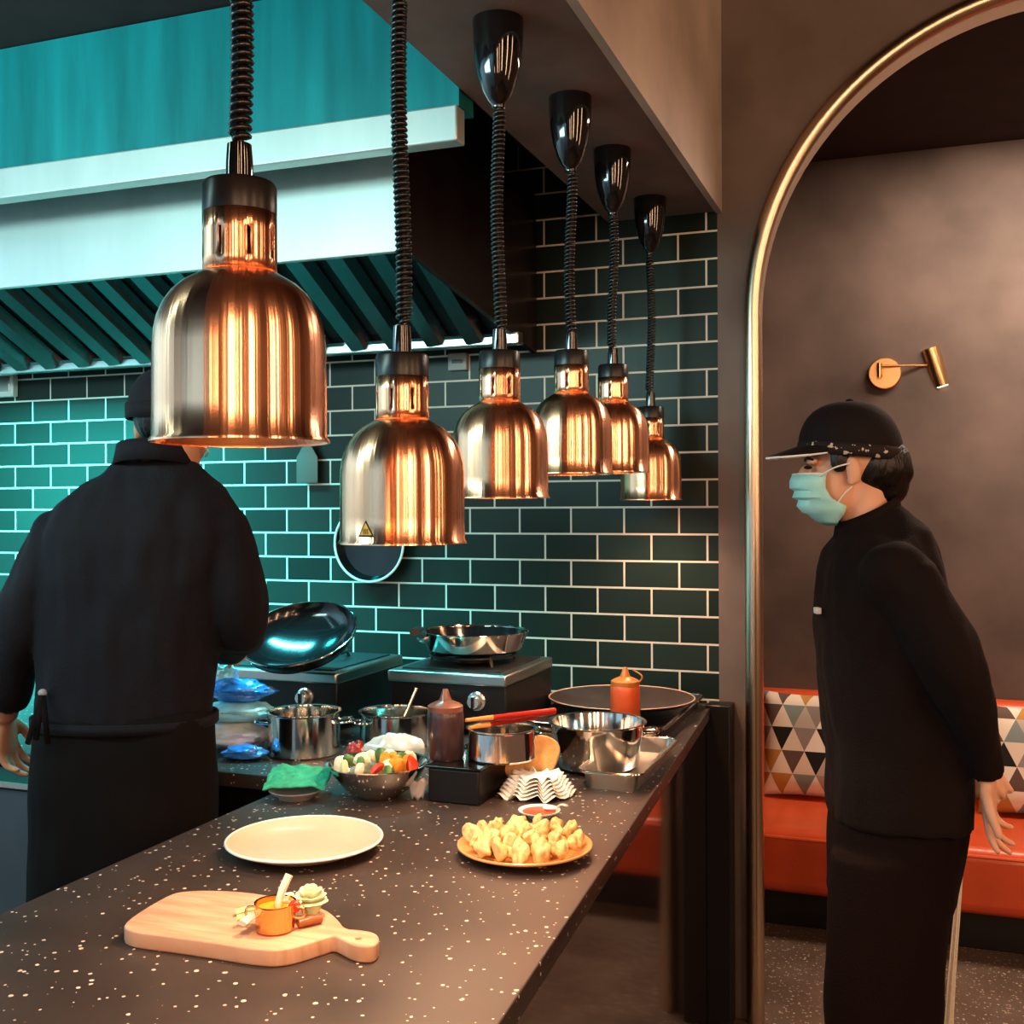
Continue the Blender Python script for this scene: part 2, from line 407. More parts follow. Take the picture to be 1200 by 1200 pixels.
def extrude2d(outline, depth, holes=(), bevel=0, res=2):  # flat outline with holes -> solid mesh builder
    cu = bpy.data.curves.new('tmp', 'CURVE'); cu.dimensions = '2D'; cu.fill_mode = 'BOTH'; cu.extrude = depth / 2 - bevel; cu.bevel_depth = bevel; cu.bevel_resolution = res
    for pl in [outline] + list(holes):
        sp = cu.splines.new('POLY'); sp.points.add(len(pl) - 1); sp.use_cyclic_u = True
        for p, q in zip(sp.points, pl): p.co = (q[0], q[1], 0, 1)
    ob = bpy.data.objects.new('tmp', cu); COL.objects.link(ob)
    dg = bpy.context.evaluated_depsgraph_get(); dg.update()
    me = bpy.data.meshes.new_from_object(ob.evaluated_get(dg))
    mb = MB(); mb.add([v.co.copy() for v in me.vertices], [tuple(p.vertices) for p in me.polygons])
    bpy.data.objects.remove(ob); bpy.data.curves.remove(cu); bpy.data.meshes.remove(me)
    return mb
def smooth_poly(pts, it=2):
    for _ in range(it):
        q = []
        for i in range(len(pts)):
            a, b = Vector(pts[i]), Vector(pts[(i + 1) % len(pts)])
            q += [a * .75 + b * .25, a * .25 + b * .75]
        pts = q
    return pts
def bez(ps, n=16):            # Catmull-Rom through points
    ps = [Vector(p) for p in ps]; out = []
    for i in range(len(ps) - 1):
        p0, p1, p2, p3 = ps[max(i - 1, 0)], ps[i], ps[i + 1], ps[min(i + 2, len(ps) - 1)]
        for k in range(n):
            t = k / n
            out.append(.5 * ((2 * p1) + (p2 - p0) * t + (2 * p0 - 5 * p1 + 4 * p2 - p3) * t * t + (3 * p1 - p0 - 3 * p2 + p3) * t ** 3))
    out.append(ps[-1]); return out

# ================================================================== SETTING
struct('floor', MB().box((-5, -3, -.05), (5, 6, 0)), 'floor')
struct('wall_back', MB().box((-4.2, YW, 0), (-.60, YW + .12, 2.83)), 'tile')
struct('wall_front_bounce', MB().box((-4.1, -3.1, 0), (-1.15, -3, 2.83)), 'wall_bounce')  # added unseen wall section, reflects cool light into the copper shades
struct('wall_left', MB().box((-4.2, -3, 0), (-4.1, YW, 2.83)), 'wall_bounce')  # unseen wall, made pale so the copper shades mirror a cool side
# wall with the arched opening
AX, AZ, AR = .40, 2.20, .89
ol = [(-.60, 0), (AX - AR, 0)] + [(AX + AR * math.cos(PI - PI * k / 48), AZ + AR * math.sin(PI * k / 48)) for k in range(49)] + [(AX + AR, 0), (3.6, 0), (3.6, 3.6), (-.60, 3.6)]
mb = extrude2d(ol, .12)
mb.v = [Vector((p.x, YW + .06 + p.z, p.y)) for p in mb.v]
struct('wall_arch', mb, 'plaster_grey')
struct('wall_lounge', MB().box((-2.5, 5.05, 0), (4, 5.15, 3.2)), 'plaster')
struct('ceiling_lounge', MB().box((-2.5, YW + .12, 3.12), (4, 5.15, 3.2)), 'ceiling')
struct('wall_lounge_side', MB().box((-2.6, YW + .12, 0), (-2.5, 5.15, 3.2)), 'plaster')
struct('ceiling', MB().box((-4.2, -3, 2.815), (-.955, 2.27, 2.9)), 'ceiling')
struct('ceiling_dining', MB().box((-.60, -3, 3.5), (5, YW, 3.6)), 'ceiling')
struct('ceiling_kitchen', MB().box((-4.2, 2.27, 2.815), (-.955, YW, 2.9)), 'ceiling')
# bulkhead that carries the lamps: brown underside, pale side towards the dining room
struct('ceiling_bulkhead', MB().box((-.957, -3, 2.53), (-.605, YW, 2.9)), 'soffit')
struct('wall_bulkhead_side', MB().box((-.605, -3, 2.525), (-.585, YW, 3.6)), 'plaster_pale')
# metal trim round the arch (half round moulding standing proud of the wall)
pts = [(AX - AR, YW - .005, 0), (AX - AR, YW - .005, .8), (AX - AR, YW - .005, 1.6)] + [(AX + AR * math.cos(PI - PI * k / 56), YW - .005, AZ + AR * math.sin(PI * k / 56)) for k in range(57)] + [(AX + AR, YW - .005, 1.2), (AX + AR, YW - .005, 0)]
struct('trim_1', MB().tube(pts, .028, 20, up=(0, -1, 0)), 'brass_trim', angle=80)
g0 = [(AX - AR, 0), (AX - AR, 1.1)] + [(AX + AR * math.cos(PI - PI * k / 56), AZ + AR * math.sin(PI * k / 56)) for k in range(57)] + [(AX + AR, 0)]
g1 = [(AX - AR + .012, 0), (AX - AR + .012, 1.1)] + [(AX + (AR - .012) * math.cos(PI - PI * k / 56), AZ + (AR - .012) * math.sin(PI * k / 56)) for k in range(57)] + [(AX + AR - .012, 0)]
struct('trim_3', MB().loft([[Vector((a[0], YW - .01, a[1])), Vector((a[0], YW + .125, a[1])), Vector((b[0], YW + .125, b[1])), Vector((b[0], YW - .01, b[1]))] for a, b in zip(g0, g1)]), 'brass_trim')
# dark post closing the end of the counter at the wall
struct('trim_2', MB().box((-.628, YW - .085, 0), (-.552, YW - .002, .990)), 'black_satin', bevel=.004)

# ================================================================== COUNTER
def edge_x(y): return -.481 - (y - 1.24) * .0626
ol = [(edge_x(.2), .2), (edge_x(YW - .003), YW - .003), (-4.05, YW - .003), (-4.05, 2.22), (-1.327, 2.22), (-1.327, .2)]
mb = extrude2d(ol, .035, bevel=.003)
mb.v = [p + Vector((0, 0, ZC - .0175)) for p in mb.v]
tag(mb.build('worktop', 'worktop'), 'black stone worktop with white flecks running from foreground to tiled wall', 'worktop')
cab = thing('pass_counter', (-.9, 1.7, 0), 'dark pass counter with glossy side panel under the speckled worktop', 'counter')
MB().box((-1.29, .25, .0), (-.66, YW - .01, ZC - .036)).build('carcass', 'cabinet_dark', cab)
ys = [.22, YW - .08]
mb = MB(); a = b = -.626
mb.add([(a - .02, ys[0], .0), (a, ys[0], 0), (b, ys[1], 0), (b - .02, ys[1], 0), (a - .02, ys[0], ZC - .036), (a, ys[0], ZC - .036), (b, ys[1], ZC - .036), (b - .02, ys[1], ZC - .036)],
       [(0, 3, 2, 1), (4, 5, 6, 7), (0, 1, 5, 4), (1, 2, 6, 5), (2, 3, 7, 6), (3, 0, 4, 7)])
tag(mb.build('side_panel', 'panel_gloss', cab), 'glossy dark reflective panel')
bc = thing('back_counter', (-2.6, 2.9, 0), 'dark base cabinets under the worktop along the tiled wall', 'counter')
MB().box((-3.95, 2.27, .1), (-1.30, YW - .01, ZC - .036)).build('carcass', 'cabinet_dark', bc)
MB().box((-3.95, 2.33, .0), (-1.30, YW - .05, .1)).build('plinth', 'black_satin', bc)
# grey steel cabinet beside the cook
p = at(42, 918, 2.62)
gx, gy, gz = p.x, p.y, p.z
st = thing('steel_cabinet', (gx - .35, gy - .02, 0), 'low grey steel cabinet beside the cook with flat top', 'cabinet')
MB().box((gx - .8, gy, .06), (gx, gy + .10, gz - .02)).build('cabinet_body', 'cabinet_steel', st, bevel=.004)
MB().box((gx - .81, gy - .012, gz - .02), (gx + .006, gy + .11, gz - .001)).build('cabinet_top', 'cabinet_dark', st, bevel=.003)
MB().box((gx - .81, gy - .018, gz - .012), (gx + .006, gy - .011, gz)).build('front_lip', 'steel_plain', st)
MB().box((gx - .78, gy + .02, 0), (gx - .02, gy + .09, .06)).build('cabinet_plinth', 'black_satin', st)

# ================================================================== HOOD
hd = thing('extractor_hood', (-2.6, 2.9, 2.14), 'long stainless kitchen hood lit teal with slanted baffle filters', 'extractor hood')
HX0, HX1 = -4.05, -1.204
HY = 2.516
mb = MB().box((HX0, HY, 2.245), (HX1, HY + .02, 2.62)); mb.build('front_panel', 'hood', hd, bevel=.003)
mb = MB().box((HX0, 2.262, 2.415), (-.962, 2.31, 2.495)); mb.build('fascia_rail', 'hood', hd, bevel=.004)
mb = MB().box((HX0, 2.275, 2.495), (-.962, 2.36, 2.812)); mb.build('riser_panel', 'hood_upper', hd)
mb = MB().box((HX0, HY + .02, 2.60), (HX1, YW - .004, 2.64)); mb.build('hood_top', 'hood_dark', hd)
# sloping side panel
mb = MB(); s0 = [(HX1 - .015, HY, 2.245), (HX1 - .015, YW - .004, 2.115), (HX1 - .015, YW - .004, 2.62), (HX1 - .015, HY, 2.62)]
s1 = [(HX1 + .003, y, z) for _, y, z in s0]
mb.add(s0 + s1, [(0, 1, 2, 3), (7, 6, 5, 4), (0, 4, 5, 1), (1, 5, 6, 2), (2, 6, 7, 3), (3, 7, 4, 0)]); mb.build('side_panel', 'hood_dark', hd)
MB().box((HX0, 3.27, 2.115), (HX1 + .02, 3.315, 2.155)).build('grease_rail', 'steel_plain', hd, bevel=.004)
# filters: slanted banks of raised vertical baffles
fy0, fz0, fy1, fz1 = 2.60, 2.50, 3.28, 2.155
sl = Vector((0, fy1 - fy0, fz1 - fz0)); L = sl.length; sl.normalize(); nr = Vector((0, sl.z, -sl.y))
if nr.z > 0: nr = -nr
nx = 5; w = (HX1 - .03 - HX0) / nx
for i in range(nx):
    xa = HX0 + i * w + .01; xb = xa + w - .015
    o0 = Vector((0, fy0, fz0))
    mb = MB()
    def slab(x0, x1, a, b, lo, hi, mb=mb, mi=0):
        vs = [Vector((x, 0, 0)) + o0 + sl * t + nr * h for h in (lo, hi) for t in (a, b) for x in (x0, x1)]
        mb.add(vs, [(0, 2, 3, 1), (4, 5, 7, 6), (0, 1, 5, 4), (2, 6, 7, 3), (0, 4, 6, 2), (1, 3, 7, 5)], mi)
    slab(xa, xb, 0, L, -.012, -.008, mi=1)
    nb = 4; bw = (xb - xa) / nb
    for k in range(nb):
        x0 = xa + k * bw
        vs = []
        for t in (0, L):
            for (dx, h) in ((0, 0), (bw * .14, .040), (bw * .50, .034), (bw * .62, 0)):
                vs.append(Vector((x0 + dx, 0, 0)) + o0 + sl * t + nr * h)
        mb.add(vs, [(0, 1, 5, 4), (1, 2, 6, 5), (2, 3, 7, 6), (0, 4, 7, 3), (0, 3, 2, 1), (4, 5, 6, 7)])
    slab(xa, xb, 0, .02, -.01, .018); slab(xa, xb, L - .02, L, -.01, .018)
    mb.build('baffle_filter', ['filter', 'filter_gap'], hd, smooth=False)

# ================================================================== HEAT LAMPS
ZS = 2.53
LR = .0925
lamps = [  # px, py of rim, x in space, rim radius px
    (282, 519, -.690, 'copper heat lamp nearest the camera, largest of the hanging row'),
    (472, 637, -.722, 'low hanging copper heat lamp with a yellow warning sticker'),
    (586, 584, -.755, 'copper heat lamp hanging third from the camera above white napkin pile'),
    (670, 556, -.745, 'copper heat lamp hanging fourth from the camera, overlapping the one behind'),
    (719, 554, -.752, 'copper heat lamp fifth from the camera, half hidden behind the fourth'),
    (763, 586, -.765, 'smallest looking copper heat lamp, closest to the tiled wall')]
def lamp_profile():
    o = [(.0955, 0), (.0955, .003), (.0925, .006), (.0922, .04), (.0918, .10), (.0905, .118), (.087, .134), (.081, .148), (.072, .161), (.061, .171), (.050, .1775), (.0425, .182)]
    return o
first = None
for i, (px, py, x, lab) in enumerate(lamps):
    rim = at_x(px, py, x)
    t = thing('heat_lamp', (rim.x, rim.y, ZS), lab, 'pendant lamp', 'copper heat lamps over the pass')
    zr = rim.z - ZS
    if first is None:
        b0 = Vector((0, 0, 0))
        def mk(name, mat, mb, parent=None, **k):
            me = mb.build(name, mat, None, base=None, **k); COL.objects.unlink(me); return me
        o = lamp_profile(); inn = [(max(r - .0022, .001), z) for r, z in reversed(o)]
        proto = {}
        proto['lamp_shade'] = mk('lamp_shade', 'copper', MB().shell(o + inn, seg=72), angle=50)
        nk = MB()
        # neck with upright vent slots cut round it
        seg = 64; zs = [.182, .197, .226, .246]; r = .0385
        rings = [[Vector((r * math.cos(2 * PI * k / seg), r * math.sin(2 * PI * k / seg), z)) for k in range(seg)] for z in zs]
        vs = [p for rr in rings for p in rr]; fs = []
        for a in range(3):
            for k in range(seg):
                if a == 1 and k % 8 == 0: continue
                l = (k + 1) % seg; fs.append((a * seg + k, a * seg + l, (a + 1) * seg + l, (a + 1) * seg + k))
        nk.add(vs, fs)
        proto['neck'] = mk('neck', 'copper', nk, solid=.002, angle=60)
        proto['cap'] = mk('cap', 'black_satin', MB().lathe([(.030, .246), (.0395, .2465), (.0395, .2760), (.037, .280), (.014, .283)], seg=48))
        proto['cord_sleeve'] = mk('cord_sleeve', 'black_gloss', MB().lathe([(.0145, .281), (.0145, .300), (.0130, .322), (.009, .324)], seg=24))
        proto['bulb'] = mk('bulb', 'bulb', MB().lathe([(.001, .035), (.020, .038), (.036, .052), (.042, .072), (.036, .096), (.020, .125), (.016, .170), (.016, .2)], seg=32))
        proto['lamp_holder'] = mk('lamp_holder', 'black_satin', MB().lathe([(.020, .165), (.022, .17), (.022, .25), (.02, .25)], seg=24))
        proto['canopy'] = mk('canopy', 'black_gloss', MB().lathe([(.049, 0), (.049, -.004), (.048, -.040), (.0455, -.070), (.039, -.105), (.029, -.135), (.019, -.153), (.013, -.160), (.012, -.168), (.002, -.168)], seg=48), angle=50)
        first = t
    for nm, pr in proto.items():
        c = pr.copy(); COL.objects.link(c); c.parent = t
        c.location = (0, 0, 0 if nm == 'canopy' else zr)
    # coiled cord
    z0, z1 = zr + .322, -.166
    Lc = z1 - z0; pitch = .0088; turns = int(Lc / pitch); pts = []
    n = turns * 9
    for k in range(n + 1):
        a = 2 * PI * k / 9; tt = k / n
        sway = .004 * math.sin(tt * 5 + i)
        e = min(1, tt * 40, (1 - tt) * 40)
        pts.append((.0098 * e * math.cos(a) + sway, .0098 * e * math.sin(a), z0 + Lc * tt))
    mb = MB().tube([Vector(p) for p in pts], .0034, 6)
    mb.tube([(.004 * math.sin(q / 12 * 5 + i), 0, z0 + Lc * q / 12) for q in range(13)], .0048, 8)
    mb.v = [v + Vector(t['_base']) for v in mb.v]
    mb.build('coiled_cord', 'cord', t, angle=80)
    if i == 1:     # triangular hot surface sticker lying on the shade
        def on_shade(u, z, lift, ang0): 
            r = .0921 + lift; a = ang0 + u / r
            return Vector((r * math.cos(a), r * math.sin(a), z + zr)) + Vector(t['_base'])
        d = at(430, 610, 1.6) - Vector((rim.x, rim.y, 0)); cam = Vector((-rim.x, -rim.y, 0)); base_ang = math.atan2(cam.y, cam.x)
        ang0 = base_ang - math.asin(.56)
        def tri(s, lift, zc, n=6):
            g = []
            for q in range(n + 1):
                f = q / n; z = zc + s * (1 - f) * .95
                hw = s * .56 * f
                g.append([on_shade(-hw + 2 * hw * k / 6, z, lift, ang0) for k in range(7)])
            return MB().grid(g)
        stk = tri(.0250, .0004, .012).build('warning_sticker', 'black_sign', t)
        yl = tri(.0185, .0008, .0146).build('sticker_face', 'yellow_sign', stk)
        mk2 = MB()
        for u in (-.0032, 0, .0032):   # three rising heat waves
            mk2.tube([on_shade(u + .0009 * math.sin(q * 1.3), .0160 + .0075 * q / 6, .0012, ang0) for q in range(7)], .0006, 6)
        mk2.build('heat_symbol', 'black_sign', stk)
    li = bpy.data.lights.new('heat_bulb', 'SPOT'); li.energy = [20, 17, 16, 12, 10, 8][i]; li.color = (1, .70, .48); li.shadow_soft_size = .035
    li.spot_size = 2.2; li.spot_blend = .6
    lo = bpy.data.objects.new('heat_bulb_light', li); COL.objects.link(lo); lo.location = (rim.x, rim.y, rim.z + .028)

# ================================================================== STOVES
def stove(x0, x1, y0, y1, z1, lab, knobs):
    t = thing('countertop_stove', ((x0 + x1) / 2, (y0 + y1) / 2, ZC), lab, 'stove', 'countertop gas stoves by the tiled wall')
    zb = ZC + .015
    MB().box((x0 + .005, y0 + .012, zb), (x1 - .005, y1, z1 - .03)).build('body', 'black_satin', t, bevel=.004)
    MB().box((x0, y0, z1 - .032), (x1, y1, z1)).build('top_tray', 'steel_plain', t, bevel=.006)
    MB().box((x0 + .03, y0 + .035, z1), (x1 - .03, y1 - .03, z1 + .004)).build('hob_plate', 'iron', t)
    cx, cy = (x0 + x1) / 2, (y0 + y1) / 2
    MB().lathe([(.03, z1 + .002), (.055, z1 + .006), (.052, z1 + .018), (.02, z1 + .020)], (cx, cy, 0)).build('burner', 'iron', t)
    g = MB()
    for k in range(4):
        a = PI / 4 + k * PI / 2
        g.tube([(cx + .05 * math.cos(a), cy + .05 * math.sin(a), z1 + .028), (cx + .125 * math.cos(a), cy + .125 * math.sin(a), z1 + .028), (cx + .135 * math.cos(a), cy + .135 * math.sin(a), z1 + .003)], .005, 8)
    g.tube([(cx + .125 * math.cos(k * PI / 12), cy + .125 * math.sin(k * PI / 12), z1 + .026) for k in range(24)], .004, 8, closed=True)
    g.build('pan_support', 'iron', t)
    for kx in knobs:
        R = Matrix.Rotation(PI / 2, 3, 'X')
        kb = MB().lathe([(.001, .030), (.016, .030), (.019, .026), (.021, .006), (.026, .004), (.026, 0), (.001, 0)], (kx, y0 + .012, (zb + z1) / 2 + .003), 28, R)
        k_ = kb.build('knob', 'knob_steel', t)
        MB().box((kx - .003, y0 - .024, (zb + z1) / 2 - .012), (kx + .003, y0 - .016, (zb + z1) / 2 + .018)).build('pointer', 'black_satin', k_)
    for sx in (x0 + .04, x1 - .04):
        for sy in (y0 + .05, y1 - .05):
            MB().lathe([(.015, ZC), (.017, zb), (.01, zb)], (sx, sy, 0), 16).build('foot', 'black_satin', t)
    return t
stove(-1.96, -1.515, 2.70, 3.12, 1.145, 'steel topped stove carrying the tilted black wok behind blue bag', [-1.62, -1.86])
stove(-1.400, -1.045, 2.78, 3.18, 1.150, 'steel topped stove carrying the black frying pan, with one bright knob', [-1.135])

# ================================================================== COOKWARE
def pan_parts(t, c, R, r, h, mat_out, mat_in, rimmat='steel_polish'):
    # body pan, axis along R @ z
    prof = [(r * .78, 0), (r * .86, h * .12), (r * .97, h * .8), (r, h), (r * .985, h), (r * .95, h * .8), (r * .84, h * .16), (r * .76, h * .06), (.001, h * .06), (.001, 0)]
    MB().shell(prof[:4] + [(r * .985, h)] + [(r * .965, h * .8), (r * .845, h * .14), (.001, h * .10), (.001, 0)], c, 56, R).build('pan_body', mat_out, t)
    MB().lathe([(.001, h * .115), (r * .83, h * .13), (r * .85, h * .18), (r * .955, h * .82), (r * .97, h * .96), (r * .965, h * .96), (r * .94, h * .82), (r * .84, h * .2), (.001, h * .14)], c, 56, R).build('nonstick_lining', mat_in, t)
    MB().lathe([(r * 1.005, h * .97)], c, 4) if 0 else None
    rm = [Vector(c) + R @ Vector((r * .992 * math.cos(a * PI / 32), r * .992 * math.sin(a * PI / 32), h)) for a in range(64)]
    MB().tube(rm, .0026, 8, closed=True).build('rim', rimmat, t)
I3 = Matrix.Identity(3)
# frying pan on the stove
c = Vector((-1.215, 2.975, 1.186))
t = thing('frying_pan', c, 'steel frying pan with black interior on the stove, handle raised', 'pan')
pan_parts(t, c, I3, .156, .058, 'steel_polish', 'pan_black')
hb = c + Vector((-.118, -.108, .050)); he = at(486, 741, 2.88)
pts = bez([hb, hb + (he - hb) * .35 + Vector((0, 0, .012)), he], 8)
hnd = MB().tube(pts, [.013 + .004 * math.sin(PI * k / len(pts)) for k in range(len(pts))], 12, flat=.7).build('handle', 'black_satin', t)
MB().ell(hb + Vector((.004, .004, -.006)), (Vector((.02, 0, 0)), Vector((0, .016, 0)), Vector((0, 0, .014)))).build('bracket', 'steel_plain', t)
# tilted wok on the other stove
c = at(356, 806, 3.06); c.z = max(c.z, 1.188)
Rw = Matrix.Rotation(.06, 3, 'Y') @ Matrix.Rotation(.46, 3, 'X')
t = thing('wok', (c.x, c.y, 1.16), 'big black wok tilted on its stove towards the cook', 'pan')
rw = .162
prof = [(rw * math.sin(k * PI / 2 / 10 * .93), .090 * (1 - math.cos(k * PI / 2 / 10 * .93))) for k in range(11)]
prof_i = [(max(r - .004, .001), z + .004) for r, z in reversed(prof)]
MB().shell(prof + prof_i, c, 56, Rw).build('bowl', 'pan_black', t)
rr = prof[-1]
MB().tube([c + Rw @ Vector((rr[0] * math.cos(a * PI / 32), rr[0] * math.sin(a * PI / 32), rr[1] + .002)) for a in range(64)], .0028, 8, closed=True).build('rim', 'steel_polish', t)
hp = c + Rw @ Vector((-rw, 0, .075))
MB().tube([hp, hp + Rw @ Vector((-.08, 0, .02)), hp + Rw @ Vector((-.17, 0, .03))], [.010, .012, .011], 12).build('handle', 'black_satin', t)
# pan hanging on tiled wall
c = at_y(432, 637, YW - .055); Rh = Matrix.Rotation(PI / 2, 3, 'X')
t = thing('hanging_pan', (c.x, YW - .004, c.z + .2), 'round black pan with pale rim hanging on the tiled wall', 'pan')
mbp = MB(); rp = .133
mbp.shell([(rp * .8, -.048), (rp * .9, -.04), (rp, 0), (rp * .985, 0), (rp * .87, -.036), (.001, -.042), (.001, -.048)], c, 56, Rh); mbp.build('pan_body', 'pan_black', t)
MB().tube([c + Vector((rp * math.cos(a * PI / 32), 0, rp * math.sin(a * PI / 32))) for a in range(64)], .0045, 8, closed=True).build('rim', 'white_ceramic', t)
MB().tube([c + Vector((0, .01, rp)), c + Vector((0, -.004, rp + .08)), c + Vector((0, .012, rp + .19))], [.011, .009, .012], 12).build('handle', 'black_satin', t)
MB().tube([(c.x, YW, c.z + rp + .18), (c.x, YW - .06, c.z + rp + .18), (c.x, YW - .06, c.z + rp + .20)], .004, 8).build('hook', 'steel_plain', t)
# hanging turner
c = at_y(360, 542, YW - .03)
t = thing('hanging_spatula', (c.x, YW - .03, c.z + .3), 'grey flat turner hanging blade down on tiled wall', 'spatula')
s = .0030
ol = [(-14 * s, -24 * s), (14 * s, -24 * s), (14 * s, 6 * s), (5 * s, 20 * s), (4 * s, 27 * s), (-4 * s, 27 * s), (-5 * s, 20 * s), (-14 * s, 6 * s)]
mb = extrude2d(ol, .004, bevel=.0015); mb.v = [Vector((p.x + c.x, c.y + p.z, c.z + p.y)) for p in mb.v]
mb.build('blade', 'dull_steel', t)
MB().tube([(c.x, c.y, c.z + .07), (c.x, c.y, c.z + .30)], .008, 10, flat=.6).build('handle', 'steel_plain', t)
MB().tube([(c.x, YW, c.z + .29), (c.x, YW - .045, c.z + .29), (c.x, YW - .045, c.z + .31)], .004, 8).build('hook', 'steel_plain', t)

def pot(name, px_l, px_r, py_bot, z0, h, lab, mat='steel_polish', handles=2, name2='pot', taper=.93, lip=.006, hrot=0):
    pxc = (px_l + px_r) / 2
    c = at_z(pxc, py_bot, z0)
    D = (c - ORG).dot(FW); r = (px_r - px_l) / 2 * D / F
    c = c + FW * r * .9; D = (c - ORG).dot(FW); r = (px_r - px_l) / 2 * D / F
    c.z = z0
    t = thing(name, c, lab, name2)
    MB().shell([(r * taper, 0), (r * taper + .003, .004), (r - lip, h - .006), (r, h - .002), (r, h), (r - lip - .003, h - .001), (r - lip - .004, h - .008), (r * taper - .003, .006), (.001, .005), (.001, 0)], c, 56).build('vessel', mat, t)
    if handles:
        for k in range(handles):
            a = hrot + PI * k
            d = Vector((math.cos(a), math.sin(a), 0)); s_ = Vector((-d.y, d.x, 0)); b = c + d * (r - lip) + Vector((0, 0, h * .74))
            MB().tube(bez([b + s_ * .03 - d * .004, b + s_ * .028 + d * .028 + Vector((0, 0, .004)), b - s_ * .028 + d * .028 + Vector((0, 0, .004)), b - s_ * .03 - d * .004], 6), .0038, 8).build('handle', 'steel_polish', t)
    return t, c, r
pot('stock_pot', 305, 393, 891, ZC, .108, 'round steel pot beside the blue bag with side handles', hrot=YAW)
tB, cB, rB = pot('cooking_pot', 416, 504, 880, ZC, .088, 'steel pot with ladle standing behind the white plastic bag', hrot=YAW + .5)
# ladle in it
lp = cB + Vector((.03, -.03, .06))
t = thing('ladle', lp, 'steel ladle leaning out of the steel pot', 'ladle')
e1 = at(488, 806, (cB - ORG).dot(FW) - .02)
MB().tube([lp, lp + (e1 - lp) * .6, e1], [.004, .0045, .006], 8).build('handle', 'steel_polish', t)
MB().lathe([(.001, -.02), (.02, -.012), (.030, .008), (.028, .010), (.015, -.006), (.001, -.012)], lp, 20).build('bowl', 'steel_polish', t)

# black insulated box with bottle and saucepan on top
c1 = at_z(498, 947, ZC); c2 = at_z(580, 947, ZC)
bx0, bx1, by0 = c1.x - .015, c2.x - .105, max(c1.y, c2.y)
bz = ZC + .078
t = thing('black_box', ((bx0 + bx1) / 2, by0 + .16, ZC), 'low black box carrying bottle and red handled saucepan', 'box')
MB().box((bx0, by0, ZC), (bx1 + .07, by0 + .36, bz - .006)).build('box_body', 'cabinet_dark', t, bevel=.004)
MB().box((bx0 - .004, by0 - .004, bz - .006), (bx1 + .074, by0 + .364, bz)).build('rim', 'black_gloss', t, bevel=.002)
def bottle(px, py, z, r, h, matb, matn, lab, name='squeeze_bottle', back=.9, tip=True):
    c = at_z(px, py, z) + FW * r * back; c.z = z
    t = thing(name, c, lab, 'bottle')
    MB().lathe([(r * .9, 0), (r, .006), (r, h * .60), (r * .97, h * .66), (r * .93, h * .69)], c, 32).build('bottle_body', matb, t)
    MB().lathe([(r * .96, h * .685), (r * .96, h * .76), (r * .8, h * .79), (r * .36, h * .84), (r * .26, h * .9), (r * .14, h), (r * .05, h)], c, 32).build('nozzle_cap', matn, t)
    if tip:
        MB().tube(bez([c + Vector((r * .95, 0, h * .74)), c + Vector((r * 1.15, 0, h * .86)), c + Vector((r * .5, 0, h * .97))], 6), .0022, 8).build('cap_strap', matn, t)
    return t
bottle(521, 893, bz, .040, .150, 'sauce_dark', 'nozzle_brown', 'plum brown squeeze bottle standing on the black box', tip=False)
t, cS, rS = pot('saucepan', 546, 630, 896, bz, .066, 'steel saucepan with red lacquer handles laid across, on black box', handles=0, hrot=0)
# red chopsticks / handles across it
for k, (a, b_, lab) in enumerate((((546, 873), (650, 842), 'red lacquered chopstick across the saucepan, upper one'), ((550, 869), (628, 851), 'red lacquered chopstick across the saucepan, lower orange tipped one'))):
    D = (cS - ORG).dot(FW) - rS * .9
    pa, pb = at(a[0], a[1], D - .02), at(b_[0], b_[1], D + .10)
    need = bz + .082 - pa.z
    pa.z += max(0, need) + (.016 if k == 0 else 0); pb.z += (.016 if k == 0 else 0); pb.z = max(pb.z, bz + .084)
    dz = max(0, (bz + .092) - min(pa.z, pb.z)); 
    t = thing('chopstick', pa, lab, 'chopstick', 'red chopsticks on the saucepan')
    v = pb - pa
    MB().tube([pa + v * .28, pb], [.0055, .008], 10).build('shaft', 'red_lacquer', t)
    MB().tube([pa, pa + v * .29], [.004, .0056], 10).build('tip', 'wood_orange', t)

# large clear-steel pot on tray
def tray(name, x0, x1, y0, y1, z0, z1, mat, rimmat, lab, cat='tray'):
    t = thing(name, ((x0 + x1) / 2, (y0 + y1) / 2, z0), lab, cat)
    def rr(x0, x1, y0, y1, r, z, n=6):
        o = []
        for cx, cy, a0 in ((x1 - r, y1 - r, 0), (x0 + r, y1 - r, PI / 2), (x0 + r, y0 + r, PI), (x1 - r, y0 + r, 1.5 * PI)):
            o += [Vector((cx + r * math.cos(a0 + PI / 2 * k / n), cy + r * math.sin(a0 + PI / 2 * k / n), z)) for k in range(n + 1)]
        return o
    d = .012
    MB().loft([rr(x0 + d, x1 - d, y0 + d, y1 - d, .02, z0), rr(x0 + d * .4, x1 - d * .4, y0 + d * .4, y1 - d * .4, .026, z1 - .003), rr(x0 - .008, x1 + .008, y0 - .008, y1 + .008, .034, z1 - .003), rr(x0 - .008, x1 + .008, y0 - .008, y1 + .008, .034, z1), rr(x0 + d * .5, x1 - d * .5, y0 + d * .5, y1 - d * .5, .025, z1), rr(x0 + d * 1.4, x1 - d * 1.4, y0 + d * 1.4, y1 - d * 1.4, .02, z0 + .006)], True).build('tray_body', mat, t)
    ring = rr(x0 - .006, x1 + .006, y0 - .006, y1 + .006, .033, z1)
    MB().tube(ring, .0028, 8, closed=True).build('rim', rimmat, t)
    return t
pL = at_z(664, 931, ZC); pR = at_z(776, 928, ZC)
ty0 = (pL.y + pR.y) / 2 + .01
tray('steel_tray', pL.x + .01, -.575, ty0, ty0 + .40, ZC, ZC + .040, 'steel_plain', 'steel_polish', 'shallow steel tray under the wide steel pot at the counter edge')
